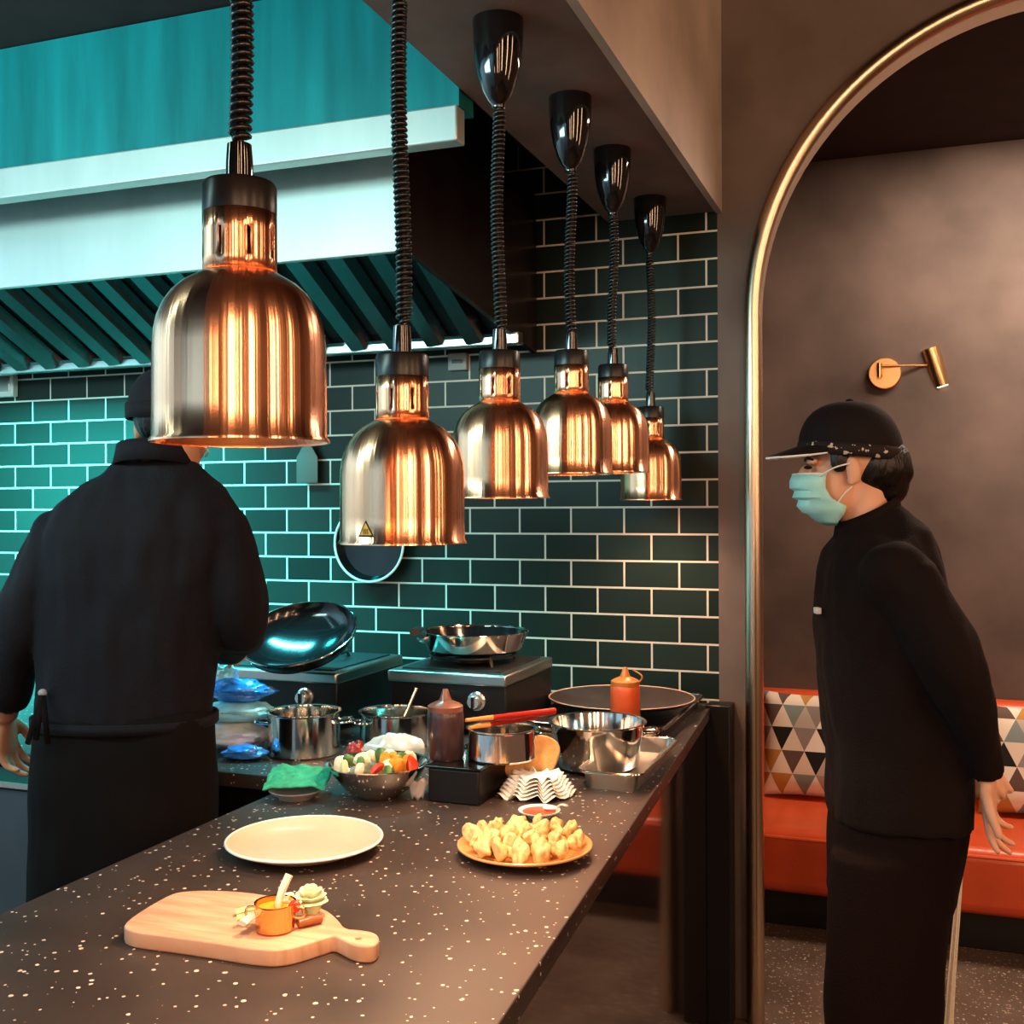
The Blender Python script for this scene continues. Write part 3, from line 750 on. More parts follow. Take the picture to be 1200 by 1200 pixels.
tray('black_tray', -1.02, -.640, 2.86, 3.44, ZC, ZC + .036, 'pan_dark', 'steel_polish', 'dark oven tray with bright rim in the corner under round dark plate')
t, cP, rP = pot('wide_pot', 646, 762, 908, ZC + .008, .105, 'wide shiny steel pot standing in the steel tray', mat='steel_polish', hrot=YAW, taper=.80)
# round dark plate
cq = Vector((-.835, 3.19, ZC + .037))
t = thing('serving_plate', cq, 'large round dark brown plate on the tray by the tiled wall', 'plate')
MB().lathe([(.001, 0), (.14, 0), (.20, .012), (.216, .020), (.217, .023), (.208, .022), (.15, .008), (.001, .007)], cq, 72).build('plate_body', 'pan_dark', t)
MB().tube([cq + Vector((.214 * math.cos(a * PI / 36), .214 * math.sin(a * PI / 36), .0225)) for a in range(72)], .0022, 8, closed=True).build('rim', 'plate_beige', t)
bo = bottle(735, 852, ZC + .042, .040, .150, 'sauce_orange', 'nozzle_orange', 'orange red squeeze bottle with amber nozzle on round dark plate', back=1.2)

# steel salad bowl
c = at_z(440, 940, ZC); c += FW * .045; c.z = ZC
t = thing('mixing_bowl', c, 'round steel bowl filled with chopped salad', 'bowl')
D = (c - ORG).dot(FW); r = 60 * D / F
MB().shell([(r * .38, 0), (r * .42, .004), (r * .66, .022), (r * .86, .05), (r * .97, .071), (r * 1.02, .073), (r * 1.02, .075), (r * .96, .074), (r * .84, .053), (r * .63, .025), (.001, .008), (.001, 0)], c, 56).build('vessel', 'steel_polish', t)
kinds = ['orange_food'] * 3 + ['cream_food'] * 3 + ['leaf_food'] * 3 + ['green_food', 'red_food']
def chunk(seed, n=10, m=8, jag=.3):
    rnd = random.Random(seed); off = Vector((rnd.random() * 50, rnd.random() * 50, 0))
    mb = MB(); mb.ell((0, 0, 0), ((1, 0, 0), (0, 1, 0), (0, 0, 1)), n, m)
    mb.v = [v * (1 + jag * noise.noise(v * 1.3 + off)) for v in mb.v]
    return mb
names = {'orange_food': ('carrot_piece', 'orange carrot piece in the steel salad bowl', 'carrot'), 'cream_food': ('onion_piece', 'pale onion piece in the steel salad bowl', 'onion'), 'leaf_food': ('salad_leaf', 'dark green leaf in the steel salad bowl', 'salad leaf'), 'green_food': ('cucumber_piece', 'pale green cucumber piece in the steel salad bowl', 'cucumber'), 'red_food': ('tomato_piece', 'red tomato piece in the steel salad bowl', 'tomato')}
protos = {}
for i in range(26):
    kd = kinds[i % len(kinds)]
    a = i * 2.399; rr_ = r * .78 * math.sqrt((i + .5) / 26)
    if kd == 'orange_food': a = .2 + .5 * math.sin(i * 2.1); rr_ = r * (.15 + .5 * ((i * .37) % 1))
    z = .060 + .018 * (1 - (rr_ / r) ** 2)
    if kd not in protos:
        o = chunk(i).build(names[kd][0], kd); protos[kd] = o
    else:
        o = protos[kd].copy(); COL.objects.link(o)
    tag(o, names[kd][1], names[kd][2], 'chopped salad in the steel bowl')
    o.location = c + Vector((rr_ * math.cos(a), rr_ * math.sin(a), z)); o.rotation_euler = (i * 1.3, i * .7, i)
    s_ = .0155 * (.8 + .4 * ((i * .618) % 1)); o.scale = (s_ * 1.3, s_, s_ * .62)

# big beige plate and orange plate
def plate(name, px, py, pw, mat, lab, zlift=0, depth=.02):
    c = at_z(px, py, ZC + .018); c.z = ZC; D = (c - ORG).dot(FW); r = pw / 2 * D / F
    t = thing(name, c, lab, 'plate')
    d = depth
    MB().lathe([(.001, 0), (r * .62, 0), (r * .66, .002), (r * .90, d * .7), (r, d), (r * 1.004, d + .003), (r * .985, d + .004), (r * .90, d * .85), (r * .70, d * .42), (r * .62, d * .36), (.001, d * .34)], c, 80).build('dish', mat, t, angle=50)
    return t, c, r
t, c, r = plate('dinner_plate', 357, 986, 181, 'plate_beige', 'large empty beige stoneware plate on the speckled worktop', depth=.022)
MB().tube([c + Vector((r * .995 * math.cos(a * PI / 40), r * .995 * math.sin(a * PI / 40), .0245)) for a in range(80)], .0028, 8, closed=True).build('rim', 'white_ceramic', t)
tp, cp, rp_ = plate('food_plate', 615, 990, 158, 'plate_orange', 'orange glazed plate heaped with golden potato chunks', depth=.018)
pv = [chunk(100 + k, 22, 16, .42).build('potato_chunk', 'potato', angle=85) for k in range(4)]
k = 0; spots = []
for ring, (n, rr_, z) in enumerate(((1, 0, .002), (6, .28, .002), (11, .54, .003), (15, .76, .009))):
    for q in range(n):
        a = q * 2 * PI / n + ring * .4; spots.append((rr_ * rp_ * math.cos(a), rr_ * rp_ * math.sin(a), .026 + z))
for (n, rr_, z) in ((1, 0, .046), (4, .28, .044), (8, .50, .040)):
    for q in range(n):
        a = q * 2 * PI / n + .7; spots.append((rr_ * rp_ * math.cos(a), rr_ * rp_ * math.sin(a), z))
rnd = random.Random(3)
for q, (dx, dy, z) in enumerate(spots):
    o = pv[q] if q < 4 else pv[q % 4].copy()
    if q >= 4: COL.objects.link(o)
    tag(o, 'golden potato chunk heaped on the orange plate', 'potato', 'potato chunks on the orange plate')
    o.location = cp + Vector((dx + rnd.uniform(-.003, .003), dy + rnd.uniform(-.003, .003), z - .004)); o.rotation_euler = (rnd.uniform(0, 6), rnd.uniform(0, 6), rnd.uniform(0, 6))
    s_ = rnd.uniform(.011, .0165); o.scale = (s_ * rnd.uniform(1.1, 1.6), s_, s_ * rnd.uniform(.7, .95))

# sauce dish with spoon
c = at_z(632, 957, ZC); c.z = ZC
t = thing('sauce_dish', c, 'tiny pale dish of red sauce behind the orange plate', 'dish')
MB().shell([(.024, 0), (.026, .003), (.042, .012), (.0425, .0145), (.039, .014), (.024, .006), (.001, .005), (.001, 0)], c, 40).build('dish_body', 'aqua_ceramic', t)
MB().lathe([(.001, .007), (.030, .0085), (.034, .0115), (.001, .0125)], c, 32).build('sauce', 'red_sauce', t)
sc_ = c + RT * .035 + Vector((0, 0, .018))
t = thing('spoon', sc_, 'small white spoon resting on the red sauce dish', 'spoon')
e = at_z(664, 944, ZC + .03)
MB().tube(bez([sc_, (sc_ + e) / 2 + Vector((0, 0, .004)), e], 5), .0038, 8, flat=.6).build('handle', 'white_ceramic', t)
MB().ell(sc_ - RT * .012, (RT * .016, FW * .010, Vector((0, 0, .004)))).build('bowl', 'white_ceramic', t)

# frilled napkin pile + bread
c = at_z(630, 938, ZC); c += FW * .04; c.z = ZC
for k in range(6):
    mb = MB(); g = []; n = 40; rr0 = .078 - .005 * k; ph = 1.0 + .12 * k
    rad = [0, .3, .6, .85, 1.0]
    for f in rad:
        row = []
        for q in range(n + 1):
            a = 2 * PI * q / n
            sq = 1 / max(abs(math.cos(a + .4)), abs(math.sin(a + .4))) ** .45
            rr_ = rr0 * f * sq * (1 + .05 * math.sin(9 * a + ph))
            row.append(c + RT * rr_ * math.cos(a) + FW * rr_ * .75 * math.sin(a) + Vector((0, 0, 0.012 + .0072 * k + f * f * (.007 * math.sin(11 * a + ph) + .004 * math.sin(23 * a)) - .004 * f)))
        g.append(row)
    mb.grid(g)
    o = mb.build('napkin', 'napkin', base=c, solid=.0012, angle=80)
    tag(o, 'frilled white paper napkin in the loose pile behind sauce dish', 'napkin', 'pile of frilled paper napkins')
for k, (px, py, dr, lab) in enumerate(((606, 893, .5, 'toasted bread slice leaning behind the napkins, paler one'), (634, 888, -.35, 'toasted bread slice leaning behind the napkins, darker one'))):
    b0 = at(px, py, (c - ORG).dot(FW) + .075)
    ol = smooth_poly([(-.030, -.04), (.030, -.04), (.034, .02), (.022, .045), (-.022, .045), (-.034, .02)], 2)
    mb = extrude2d([(p[0], p[1]) for p in [(q.x, q.y) if hasattr(q, 'x') else q for q in ol]], .016, bevel=.004)
    R = Matrix.Rotation(YAW + dr * .4, 3, 'Z') @ Matrix.Rotation(PI / 2 - .35, 3, 'X') @ Matrix.Rotation(dr, 3, 'Z')
    zlo = min((R @ p).z for p in mb.v); b0.z = max(ZC + .002 - zlo, b0.z)
    mb.v = [R @ p + b0 for p in mb.v]
    tag(mb.build('bread_slice', 'bread', base=b0), lab, 'bread', 'toasted bread slices')

# green cloth on a grey saucer
c = at_z(347, 935, ZC); c.z = ZC
t = thing('saucer', c, 'small grey dish under the green cloth', 'dish')
MB().shell([(.035, 0), (.038, .004), (.058, .018), (.059, .021), (.056, .020), (.036, .008), (.001, .006), (.001, 0)], c, 40).build('dish_body', 'grey_plastic', t)
g = []
for i in range(15):
    row = []
    for j in range(15):
        u, v = i / 14 - .5, j / 14 - .5
        p = c + RT * u * .135 + FW * (v * .10 + .02) + Vector((0, 0, .034 + .012 * noise.noise(Vector((u * 5, v * 5, 1))) + .022 * (v + .3) - .03 * max(0, abs(u) - .3)))
        row.append(p)
    g.append(row)
tag(MB().grid(g).build('cleaning_cloth', 'green_cloth', base=c + Vector((0, 0, .03)), solid=.006, sub=1), 'folded green cloth lying on the small grey dish', 'cloth')
# small grey scrap of packaging
c = at_z(489, 940, ZC)
g = [[c + RT * (i / 6 - .5) * .045 * (1 - .5 * j / 6) + FW * .012 + Vector((0, 0, .004 + .040 * (1 - j / 6) + .006 * math.sin(i * 1.7 + j))) for j in range(7)] for i in range(7)]
tag(MB().grid(g).build('paper_scrap', 'grey_plastic', base=c, solid=.002), 'crumpled grey paper scrap beside the steel salad bowl', 'paper')

# bags
def bag(name, px, py, D, sx, sy, sz, mat, lab, seed, jag=.28, z0=None, cat='bag', knot=None):
    c = at(px, py, D)
    mb = MB().ell((0, 0, 0), ((1, 0, 0), (0, 1, 0), (0, 0, 1)), 36, 24)
    off = Vector((seed * 3.1, seed * 1.7, 0))
    out = []
    for v in mb.v:
        w = v.copy(); f = 1 + jag * noise.noise(v * 1.6 + off) + jag * .5 * noise.noise(v * 4 + off) + jag * .35 * abs(noise.noise(v * 8 + off))
        if knot and w.z > .3: f *= 1 - .75 * (w.z - .3) / .7; w.z *= 1 + knot * (w.z - .3)
        w = Vector((w.x * f * sx, w.y * f * sy, w.z * (f if w.z > 0 else 1) * sz)); out.append(c + RT * w.x + FW * w.y + UP * w.z)
    mb.v = out
    if z0 is not None:
        lo = min(v.z for v in out); mb.v = [v + UP * (z0 - lo) for v in out]
    return tag(mb.build(name, mat, base=(c.x, c.y, min(v.z for v in mb.v))), lab, cat)
bag('rice_bag', 277, 862, 2.86, .086, .065, .036, 'rice_bag', 'filled white plastic bag under the blue printed packet', 2, .22, ZC)
bag('aqua_packet', 279, 840, 2.87, .092, .062, .026, 'cyan_bag', 'flat aqua film packet resting on the filled white bag', 5, .2, ZC + .070)
bag('blue_packet', 280, 818, 2.88, .080, .060, .030, 'blue_bag', 'crinkled blue printed packet topping the heap of bags', 8, .35, ZC + .118)
bag('bag_tail', 264, 796, 2.90, .030, .02, .026, 'cyan_bag', 'twisted aqua bag end sticking up from the blue packet', 3, .5, ZC + .160)
bag('blue_pouch', 287, 890, 2.74, .055, .03, .018, 'blue_bag', 'small blue pouch lying on the worktop before the steel pot', 11, .3, ZC)
bag('clear_bag', 462, 868, 2.56, .064, .034, .060, 'clear_bag', 'knotted clear plastic bag between steel pot and salad bowl', 13, .25, ZC, knot=1.2)
bag('red_pouch', 416, 868, 2.62, .024, .03, .034, 'red_lacquer', 'small red pouch between the two steel pots', 17, .3, ZC)

# ------------------------------------------------------------------ cutting board and garnish
zt = ZC + .024
ctl = [(147, 1080), (150, 1090), (200, 1096), (250, 1103), (305, 1112), (335, 1112), (378, 1099), (392, 1094), (404, 1100), (418, 1107), (437, 1108), (443, 1100), (438, 1093), (420, 1090), (402, 1089), (393, 1076), (376, 1063), (312, 1049), (268, 1044), (216, 1044), (196, 1050)]
ol = [at_z(x, y, zt) for x, y in ctl]
bc_ = sum(ol, Vector()) / len(ol)
ol2 = smooth_poly([Vector((p.x, p.y)) for p in ol], 2)
hc = at_z(420, 1099, zt)
hole = [(hc.x + .0075 * math.cos(-a * PI / 10), hc.y + .0075 * math.sin(-a * PI / 10)) for a in range(20)]
mb = extrude2d([(p.x, p.y) for p in ol2], .024, [hole], bevel=.003)
mb.v = [p + Vector((0, 0, ZC + .012)) for p in mb.v]
tag(mb.build('cutting_board', 'wood', base=(bc_.x, bc_.y, ZC)), 'pale wooden paddle board with holed handle on speckled worktop', 'cutting board')
c = at_z(318, 1098, zt); c += FW * .026; c.z = zt
t = thing('copper_cup', c, 'little copper cup on the wooden paddle board', 'cup')
MB().shell([(.024, 0), (.027, .003), (.0285, .036), (.0295, .038), (.0295, .040), (.027, .039), (.025, .005), (.001, .004), (.001, 0)], c, 40).build('cup_body', 'copper_small', t)
MB().lathe([(.001, .030), (.026, .030), (.026, .032), (.001, .033)], c, 32).build('dip', 'orange_food', t)
for s_ in (-1, 1):
    b = c + RT * s_ * .028 + UP * .026
    MB().tube(bez([b + UP * .007, b + RT * s_ * .012 + UP * .005, b + RT * s_ * .012 - UP * .007, b - UP * .008], 5), .0022, 8).build('handle', 'brass', t)
# garnish on the board
p = at_z(327, 1086, zt)
o = MB().tube(bez([c + UP * .020 + RT * .004, c + UP * .045 + RT * .006, c + UP * .075 + RT * .018 + FW * .01], 6), [.004] * 4 + [.005] * 4 + [.0058] * 5, 10).build('wafer_stick', 'cream_food', base=c + UP * .02)
tag(o, 'white rolled wafer standing in the little copper cup', 'wafer')
def lump(name, px, py, D, r, mat, lab, cat, seed, sc=(1, 1, 1), jag=.3, z0=zt):
    mb = chunk(seed, 24, 16, jag); q = at(px, py, D)
    mb.v = [q + RT * v.x * r * sc[0] + FW * v.y * r * sc[1] + UP * v.z * r * sc[2] for v in mb.v]
    lo = min(v.z for v in mb.v); mb.v = [v + UP * (z0 - lo) for v in mb.v]
    return tag(mb.build(name, mat, base=(q.x, q.y, z0)), lab, cat)
def rosette(name, px, py, D, r, mat, lab, cat, layers=4, z0=zt, seed=1):
    q = at(px, py, D); q.z = z0; rnd = random.Random(seed); t = thing(name, q, lab, cat)
    core = MB().ell(q + UP * r * .7, (RT * r * .6, FW * r * .6, UP * r * .7)); core.build('heart', mat, t)
    k = 0
    for l in range(layers):
        n = 5 + l; 
        for j in range(n):
            a = 2 * PI * j / n + l * .5; el = 1.25 - l * .38
            d = RT * math.cos(a) * math.cos(el) + FW * math.sin(a) * math.cos(el) + UP * math.sin(el)
            s_ = RT * -math.sin(a) + FW * math.cos(a); nrm = d.cross(s_)
            ctr = q + UP * r * .8 + d * r * .55
            ctr.z = max(ctr.z, z0 + r * .25)
            MB().ell(ctr, (d * r * .48, s_ * r * .42, nrm * r * .12), 12, 8).build('petal', mat, t)
    return t
rosette('lettuce_rosette', 364, 1064, 1.62, .026, 'green_food', 'pale green leafy rosette at the back of wooden board', 'garnish', 4, seed=2)
rosette('cream_blossom', 338, 1066, 1.60, .023, 'cream_food', 'creamy white blossom garnish behind the copper cup', 'garnish', 3, seed=5)
lump('cherry_tomato', 345, 1058, 1.575, .009, 'red_food', 'tiny red tomato tucked between blossom and green rosette', 'tomato', 41, jag=.05, z0=zt + .022)
q0 = at_z(348, 1083, zt + .007); q1 = at_z(378, 1076, zt + .007)
tag(MB().tube([q0, q0 * .95 + q1 * .05, (q0 + q1) / 2 + UP * .001, q0 * .05 + q1 * .95, q1], [.002, .006, .0065, .006, .002], 12).build('sausage', 'sausage', base=(q0 + q1) / 2), 'short brown sausage lying in front of the green rosette', 'sausage')
for k, (a, b_, lab) in enumerate((((276, 1069), (322, 1063), 'pale yellow crisp strip furthest back by copper cup'), ((278, 1076), (318, 1073), 'pale yellow crisp strip in the middle by copper cup'), ((284, 1082), (312, 1068), 'pale yellow crisp strip lying across, nearest the copper cup'))):
    z = zt + .005 + .007 * k; p0 = at_z(*a, z); p1 = at_z(*b_, z)
    tag(MB().tube(bez([p0, (p0 + p1) / 2 + UP * .003, p1], 5), .007, 8, flat=.6).build('crisp_strip', ['yellow_food', 'yellow_food', 'cream_food'][k], base=(p0 + p1) / 2), lab, 'crisp', 'crisp strips on the board')

# wall bits
c = at_y(8, 451, YW - .01)
t = thing('wall_socket', (c.x, YW, c.z), 'pale square box mounted on tiles at the far end under hood', 'socket')
MB().box((c.x - .05, YW - .03, c.z - .05), (c.x + .05, YW - .001, c.z + .05)).build('box_body', 'white_plastic', t, bevel=.004)
MB().box((c.x - .035, YW - .034, c.z - .03), (c.x + .035, YW - .028, c.z + .03)).build('face_plate', 'steel_plain', t, bevel=.002)
c = at_y(537, 424, YW - .01)
t = thing('wall_socket', (c.x, YW, c.z), 'small grey socket on tiles under the open end of hood', 'socket')
MB().box((c.x - .035, YW - .02, c.z - .03), (c.x + .035, YW - .001, c.z + .03)).build('box_body', 'grey_plastic', t, bevel=.004)
MB().box((c.x - .018, YW - .024, c.z - .006), (c.x + .018, YW - .018, c.z + .006)).build('face_plate', 'black_satin', t)

# ================================================================== LOUNGE
sf = thing('bench_sofa', (.3, 4.6, 0), 'long burnt orange leather bench against the lounge wall', 'sofa')
SX0, SX1 = -2.3, 3.2
def rbox(x0, x1, y0, y1, z0, z1, name, mat, parent, r):
    return MB().box((x0, y0, z0), (x1, y1, z1)).build(name, mat, parent, bevel=r)
rbox(SX0, SX1, 4.20, 4.95, .16, .40, 'seat', 'leather', sf, .045)
rbox(SX0, SX1, 4.90, 5.045, .36, .80, 'backrest', 'leather', sf, .045)
rbox(SX0 + .1, SX1 - .1, 4.34, 5.0, 0, .17, 'plinth', 'black_satin', sf, .004)
pts = [(SX0 + .03 + (SX1 - SX0 - .06) * k / 40, 4.206, .372) for k in range(41)]
MB().tube(pts, .007, 8).build('piping', 'leather', sf)
def cushion(px0, px1, py0, py1, D, mat, lab, tilt=.25, rz=0):
    c = at((px0 + px1) / 2, (py0 + py1) / 2, D); w = (px1 - px0) / 2 * D / F; h = (py1 - py0) / 2 * D / F
    n = 20; R = Matrix.Rotation(rz, 3, 'Z') @ Matrix.Rotation(-tilt, 3, 'X')
    vs = []; fs = []; uvs = []
    for sd in (-1, 1):
        for i in range(n + 1):
            for j in range(n + 1):
                u, v = i / n * 2 - 1, j / n * 2 - 1
                th = .075 * max(0, (1 - u ** 4) * (1 - v ** 4)) ** .45
                pin = 1 - .06 * (1 - v * v) * abs(u) ** 3; pin2 = 1 - .06 * (1 - u * u) * abs(v) ** 3
                p = Vector((u * w * pin, sd * th, v * h * pin2))
                vs.append(c + R @ p); uvs.append((i / n, j / n))
    N = (n + 1) ** 2
    for sd in range(2):
        for i in range(n):
            for j in range(n):
                a = sd * N + i * (n + 1) + j; q = (a, a + n + 1, a + n + 2, a + 1); fs.append(q if sd == 0 else tuple(reversed(q)))
    lo = min(v.z for v in vs); vs = [v + UP * (.401 - lo) for v in vs]; lo = .401; base = Vector((c.x, c.y, lo))
    me = bpy.data.meshes.new('cushion'); me.from_pydata([v - base for v in vs], [], fs)
    ul = me.uv_layers.new(name='UVMap')
    for p in me.polygons:
        p.use_smooth = True
        for li in p.loop_indices: ul.data[li].uv = uvs[me.loops[li].vertex_index]
    me.materials.append(M[mat])
    o = bpy.data.objects.new('cushion', me); COL.objects.link(o); o.location = base
    return tag(o, lab, 'cushion', 'triangle print cushions on the bench')
cushion(893, 1002, 811, 933, 4.60, 'cush_a', 'triangle print cushion between the arch trim and the standing server', .22, .0)
cushion(1150, 1266, 826, 954, 4.31, 'cush_b', 'triangle print cushion behind the server hands', .22, .0)
# wall spot lamp
c = at_y(1037, 438, 5.05)
t = thing('wall_lamp', (c.x, 5.05, c.z), 'brass wall spotlight with round base above the server cap', 'wall lamp')
Rm = Matrix.Rotation(PI / 2, 3, 'X')
MB().lathe([(.066, 0), (.068, .004), (.068, .020), (.064, .024), (.001, .024)], c, 48, Rm).build('base_plate', 'brass', t)
e = at(1092, 428, (c - ORG).dot(FW) - .06)
a0 = c + Vector((-.02, -.024, 0)); 
MB().tube([a0, a0 + Vector((0, -.035, .0)), a0 + Vector((0, -.04, .025)), Vector((a0.x, a0.y - .042, e.z)), e], .005, 10).build('arm', 'brass', t)
MB().tube([a0 + Vector((0, -.04, -.02)), a0 + Vector((0, -.04, .04))], .011, 14).build('joint', 'brass', t)
dirn = (at(1104, 452, 4.6) - at(1090, 409, 4.6)).normalized()
pc = at(1097, 430, (e - ORG).dot(FW) - .0)
MB().tube([pc - dirn * .085, pc - dirn * .083, pc + dirn * .075, pc + dirn * .085], [.030, .036, .036, .035], 28).build('spot_head', 'brass', t)
MB().tube([pc + dirn * .083, pc + dirn * .087], [.031, .031], 24).build('lens', 'glow_warm', t)
c = at(1056, 122, 4.45)
t = thing('ceiling_spot', (c.x, c.y, 3.12), 'tiny metal spotlight hanging from the lounge ceiling', 'spotlight')
MB().tube([(c.x, c.y, 3.12), (c.x, c.y, c.z + .02)], .007, 10).build('stem', 'black_satin', t)
MB().lathe([(.001, .03), (.018, .03), (.020, 0), (.020, -.03), (.014, -.03), (.012, 0), (.001, 0)], c, 24).build('head', 'steel_polish', t)

# ================================================================== PEOPLE
def ringpx(px, py, D, a, b, tilt=0, n=28, pw=2.3, lean=0):     # horizontal section: a px along the image, b metres in depth
    c = at(px, py, D); A = a * D / F; out = []
    for k in range(n):
        t = 2 * PI * k / n; ct, st_ = math.cos(t), math.sin(t)
        x = A * math.copysign(abs(ct) ** (2 / pw), ct); y = b * math.copysign(abs(st_) ** (2 / pw), st_)
        out.append(c + RT * x + FW * y + UP * (tilt * x + lean * y))
    return out
def hand(mb, wrist, fwd, across, palm_n, size=1.0, curls=(.5, .6, .7, .8), thumb_side=1, thumb_out=.7, r0=.0088, spread=.09):
    """fwd: wrist->knuckles, across: towards the index side, palm_n: the way the palm faces"""
    fwd = Vector(fwd).normalized(); palm_n = Vector(palm_n); palm_n = (palm_n - fwd * palm_n.dot(fwd)).normalized()
    ac = Vector(across); ac = (ac - fwd * ac.dot(fwd) - palm_n * ac.dot(palm_n)).normalized()
    S = size
    rings = []
    for f, w_, th in ((-.02, .024, .019), (.0, .026, .018), (.03, .036, .016), (.06, .041, .015), (.085, .040, .013), (.094, .036, .010)):
        c = wrist + fwd * f * S
        rings.append([c + ac * w_ * S * math.cos(2 * PI * k / 16) + palm_n * th * S * math.sin(2 * PI * k / 16) for k in range(16)])
    mb.loft(rings)
    lens = (.070, .080, .074, .058); offs = (.030, .010, -.011, -.030)
    for i in range(4):
        b = wrist + fwd * (.082 - (.006 if i in (0,) else .012 if i == 3 else 0)) * S + ac * offs[i] * S
        d = (fwd + ac * spread * (1.2 - i)).normalized(); pts = [b]; ang = 0
        for sgm, fr in enumerate((.45, .30, .25)):
            ang += curls[i] * (.7 if sgm == 0 else 1)
            dd = d * math.cos(ang) + palm_n * math.sin(ang)
            pts.append(pts[-1] + dd * lens[i] * fr * S)
        P = bez(pts, 5)
        mb.tube(P, [r0 * S * (1.06 - .30 * k / len(P)) for k in range(len(P))], 12)
        mb.ell(P[-1], [Vector((r0 * .75 * S, 0, 0)), Vector((0, r0 * .75 * S, 0)), Vector((0, 0, r0 * .75 * S))], 10, 8)
    b = wrist + fwd * .026 * S + ac * .028 * S * thumb_side
    d1 = (fwd * .75 + ac * thumb_out * thumb_side + palm_n * .25).normalized(); d2 = (fwd * .95 + ac * .25 * thumb_side + palm_n * .35).normalized()
    P = bez([b - d1 * .012 * S, b + d1 * .038 * S, b + d1 * .038 * S + d2 * .030 * S, b + d1 * .036 * S + d2 * .052 * S], 5)
    mb.tube(P, [.0125 * S * (1 - .32 * k / len(P)) for k in range(len(P))], 12)
    mb.ell(P[-1], [Vector((.0085 * S, 0, 0)), Vector((0, .0085 * S, 0)), Vector((0, 0, .0085 * S))], 10, 8)

# ---------------- server: profile, facing the kitchen (towards -RT)
DS = 2.45
k_ = DS / F
def S(px, py, dd=0): 
    return at(px, py, DS + dd)
sv = thing('person', (S(1035, 900).x, S(1035, 900).y, 0), 'standing person in black cap and uniform wearing aqua mask, hands behind back', 'person')
body = MB()
# head
hc_ = S(1000, 537)
body.ell(S(1004, 527), (RT * .098, FW * .077, UP * .098), 28, 20)
body.ell(S(976, 566), (RT * .056, FW * .060, UP * .080), 24, 18)
body.ell(S(967, 590), (RT * .040, FW * .045, UP * .034), 20, 14)
body.tube(bez([S(946, 545), S(940, 562), S(937, 572)], 4), [.008, .011, .013, .014, .014, .015, .015, .014, .012], 12)
body.ell(S(940, 573), (RT * .014, FW * .016, UP * .012), 14, 10)
body.ell(S(942, 585), (RT * .012, FW * .024, UP * .010), 14, 10)       # lips
for sd in (-1, 1):
    body.ell(S(952, 541, sd * .034), (RT * .013, FW * .022, UP * .008), 12, 8)   # brow ridge
    e = S(1000, 551, sd * .077)
    body.ell(e, (RT * .017 + UP * .004, FW * .009, UP * .031 - RT * .006), 16, 12)  # ear
    body.ell(e + UP * -.022 - RT * .004, (RT * .010, FW * .008, UP * .012), 12, 8)
# neck
body.tube(bez([S(1012, 560), S(1012, 590), S(1018, 625)], 6), [.060, .059, .058, .057, .056, .055, .055, .055, .055, .055, .055, .055, .055], 24)
# torso core and legs (under the clothes)
tor = [(1018, 628, 26, .055), (1024, 650, 42, .12), (1028, 680, 52, .145), (1036, 735, 60, .145), (1044, 800, 62, .13), (1050, 880, 60, .135), (1052, 950, 58, .135), (1048, 1000, 54, .13)]
body.loft([ringpx(x, y, DS, a, b) for x, y, a, b in tor])
for sd in (-1, 1):
    hip = S(1046, 990, sd * .085); kn = S(1036, 1185, sd * .10); an = S(1042, 1400, sd * .11)
    an.z = .09; 
    body.tube([hip, (hip + kn) / 2, kn, kn * .6 + an * .4, an], [.068, .066, .052, .052, .038], 18)
# arms
armL = [S(1058, 676, -.165), S(1120, 788, -.20), S(1157, 906, -.140)]
armR = [S(1042, 672, .155), S(1100, 785, .225), S(1136, 882, -.015)]
for arm in (armL, armR):
    body.tube(bez(arm, 8), [.050 - .022 * k / 16 for k in range(17)], 18)
wl = armL[2]; 
hand(body, wl + UP * -.012, S(1154, 962, -.14) - S(1151, 912, -.14), FW * -1 + RT * -.75, RT * .8 - FW * .5, .98, (.18, .34, .42, .5), 1, .55)
wr = S(1136, 888, -.015)
hand(body, wr, S(1150, 926, -.045) - S(1133, 890, -.0), RT * 1 + UP * .6, FW * 1 + RT * .3, .85, (.7, .8, .9, 1.0), 1, .4)
bo_ = body.build('body', 'skin', sv); fuse(bo_, .0045, 4)
# eyes
for sd in (-1, 1):
    e = S(947, 548, sd * .032)
    MB().ell(e, (RT * .009, FW * .012, UP * .0042), 14, 10).build('eye', 'eye', sv)
    MB().tube(bez([S(943, 540, sd * .018), S(945, 537, sd * .034), S(953, 539, sd * .052)], 4), .0024, 8).build('eyebrow', 'hair', sv)
# hair
hr = MB()
hr.ell(S(1024, 546), (RT * .080, FW * .082, UP * .072), 28, 20)
hr.ell(S(1036, 565), (RT * .054, FW * .058, UP * .058), 24, 16)
hr.ell(S(1054, 553), (RT * .028, FW * .05, UP * .034), 20, 14)
for sd in (-1, 1):
    hr.ell(S(984, 538, sd * .070), (RT * .022, FW * .012, UP * .030), 14, 10)
ho = hr.build('hair', 'hair', sv); fuse(ho, .005, 3, .0015, 40)
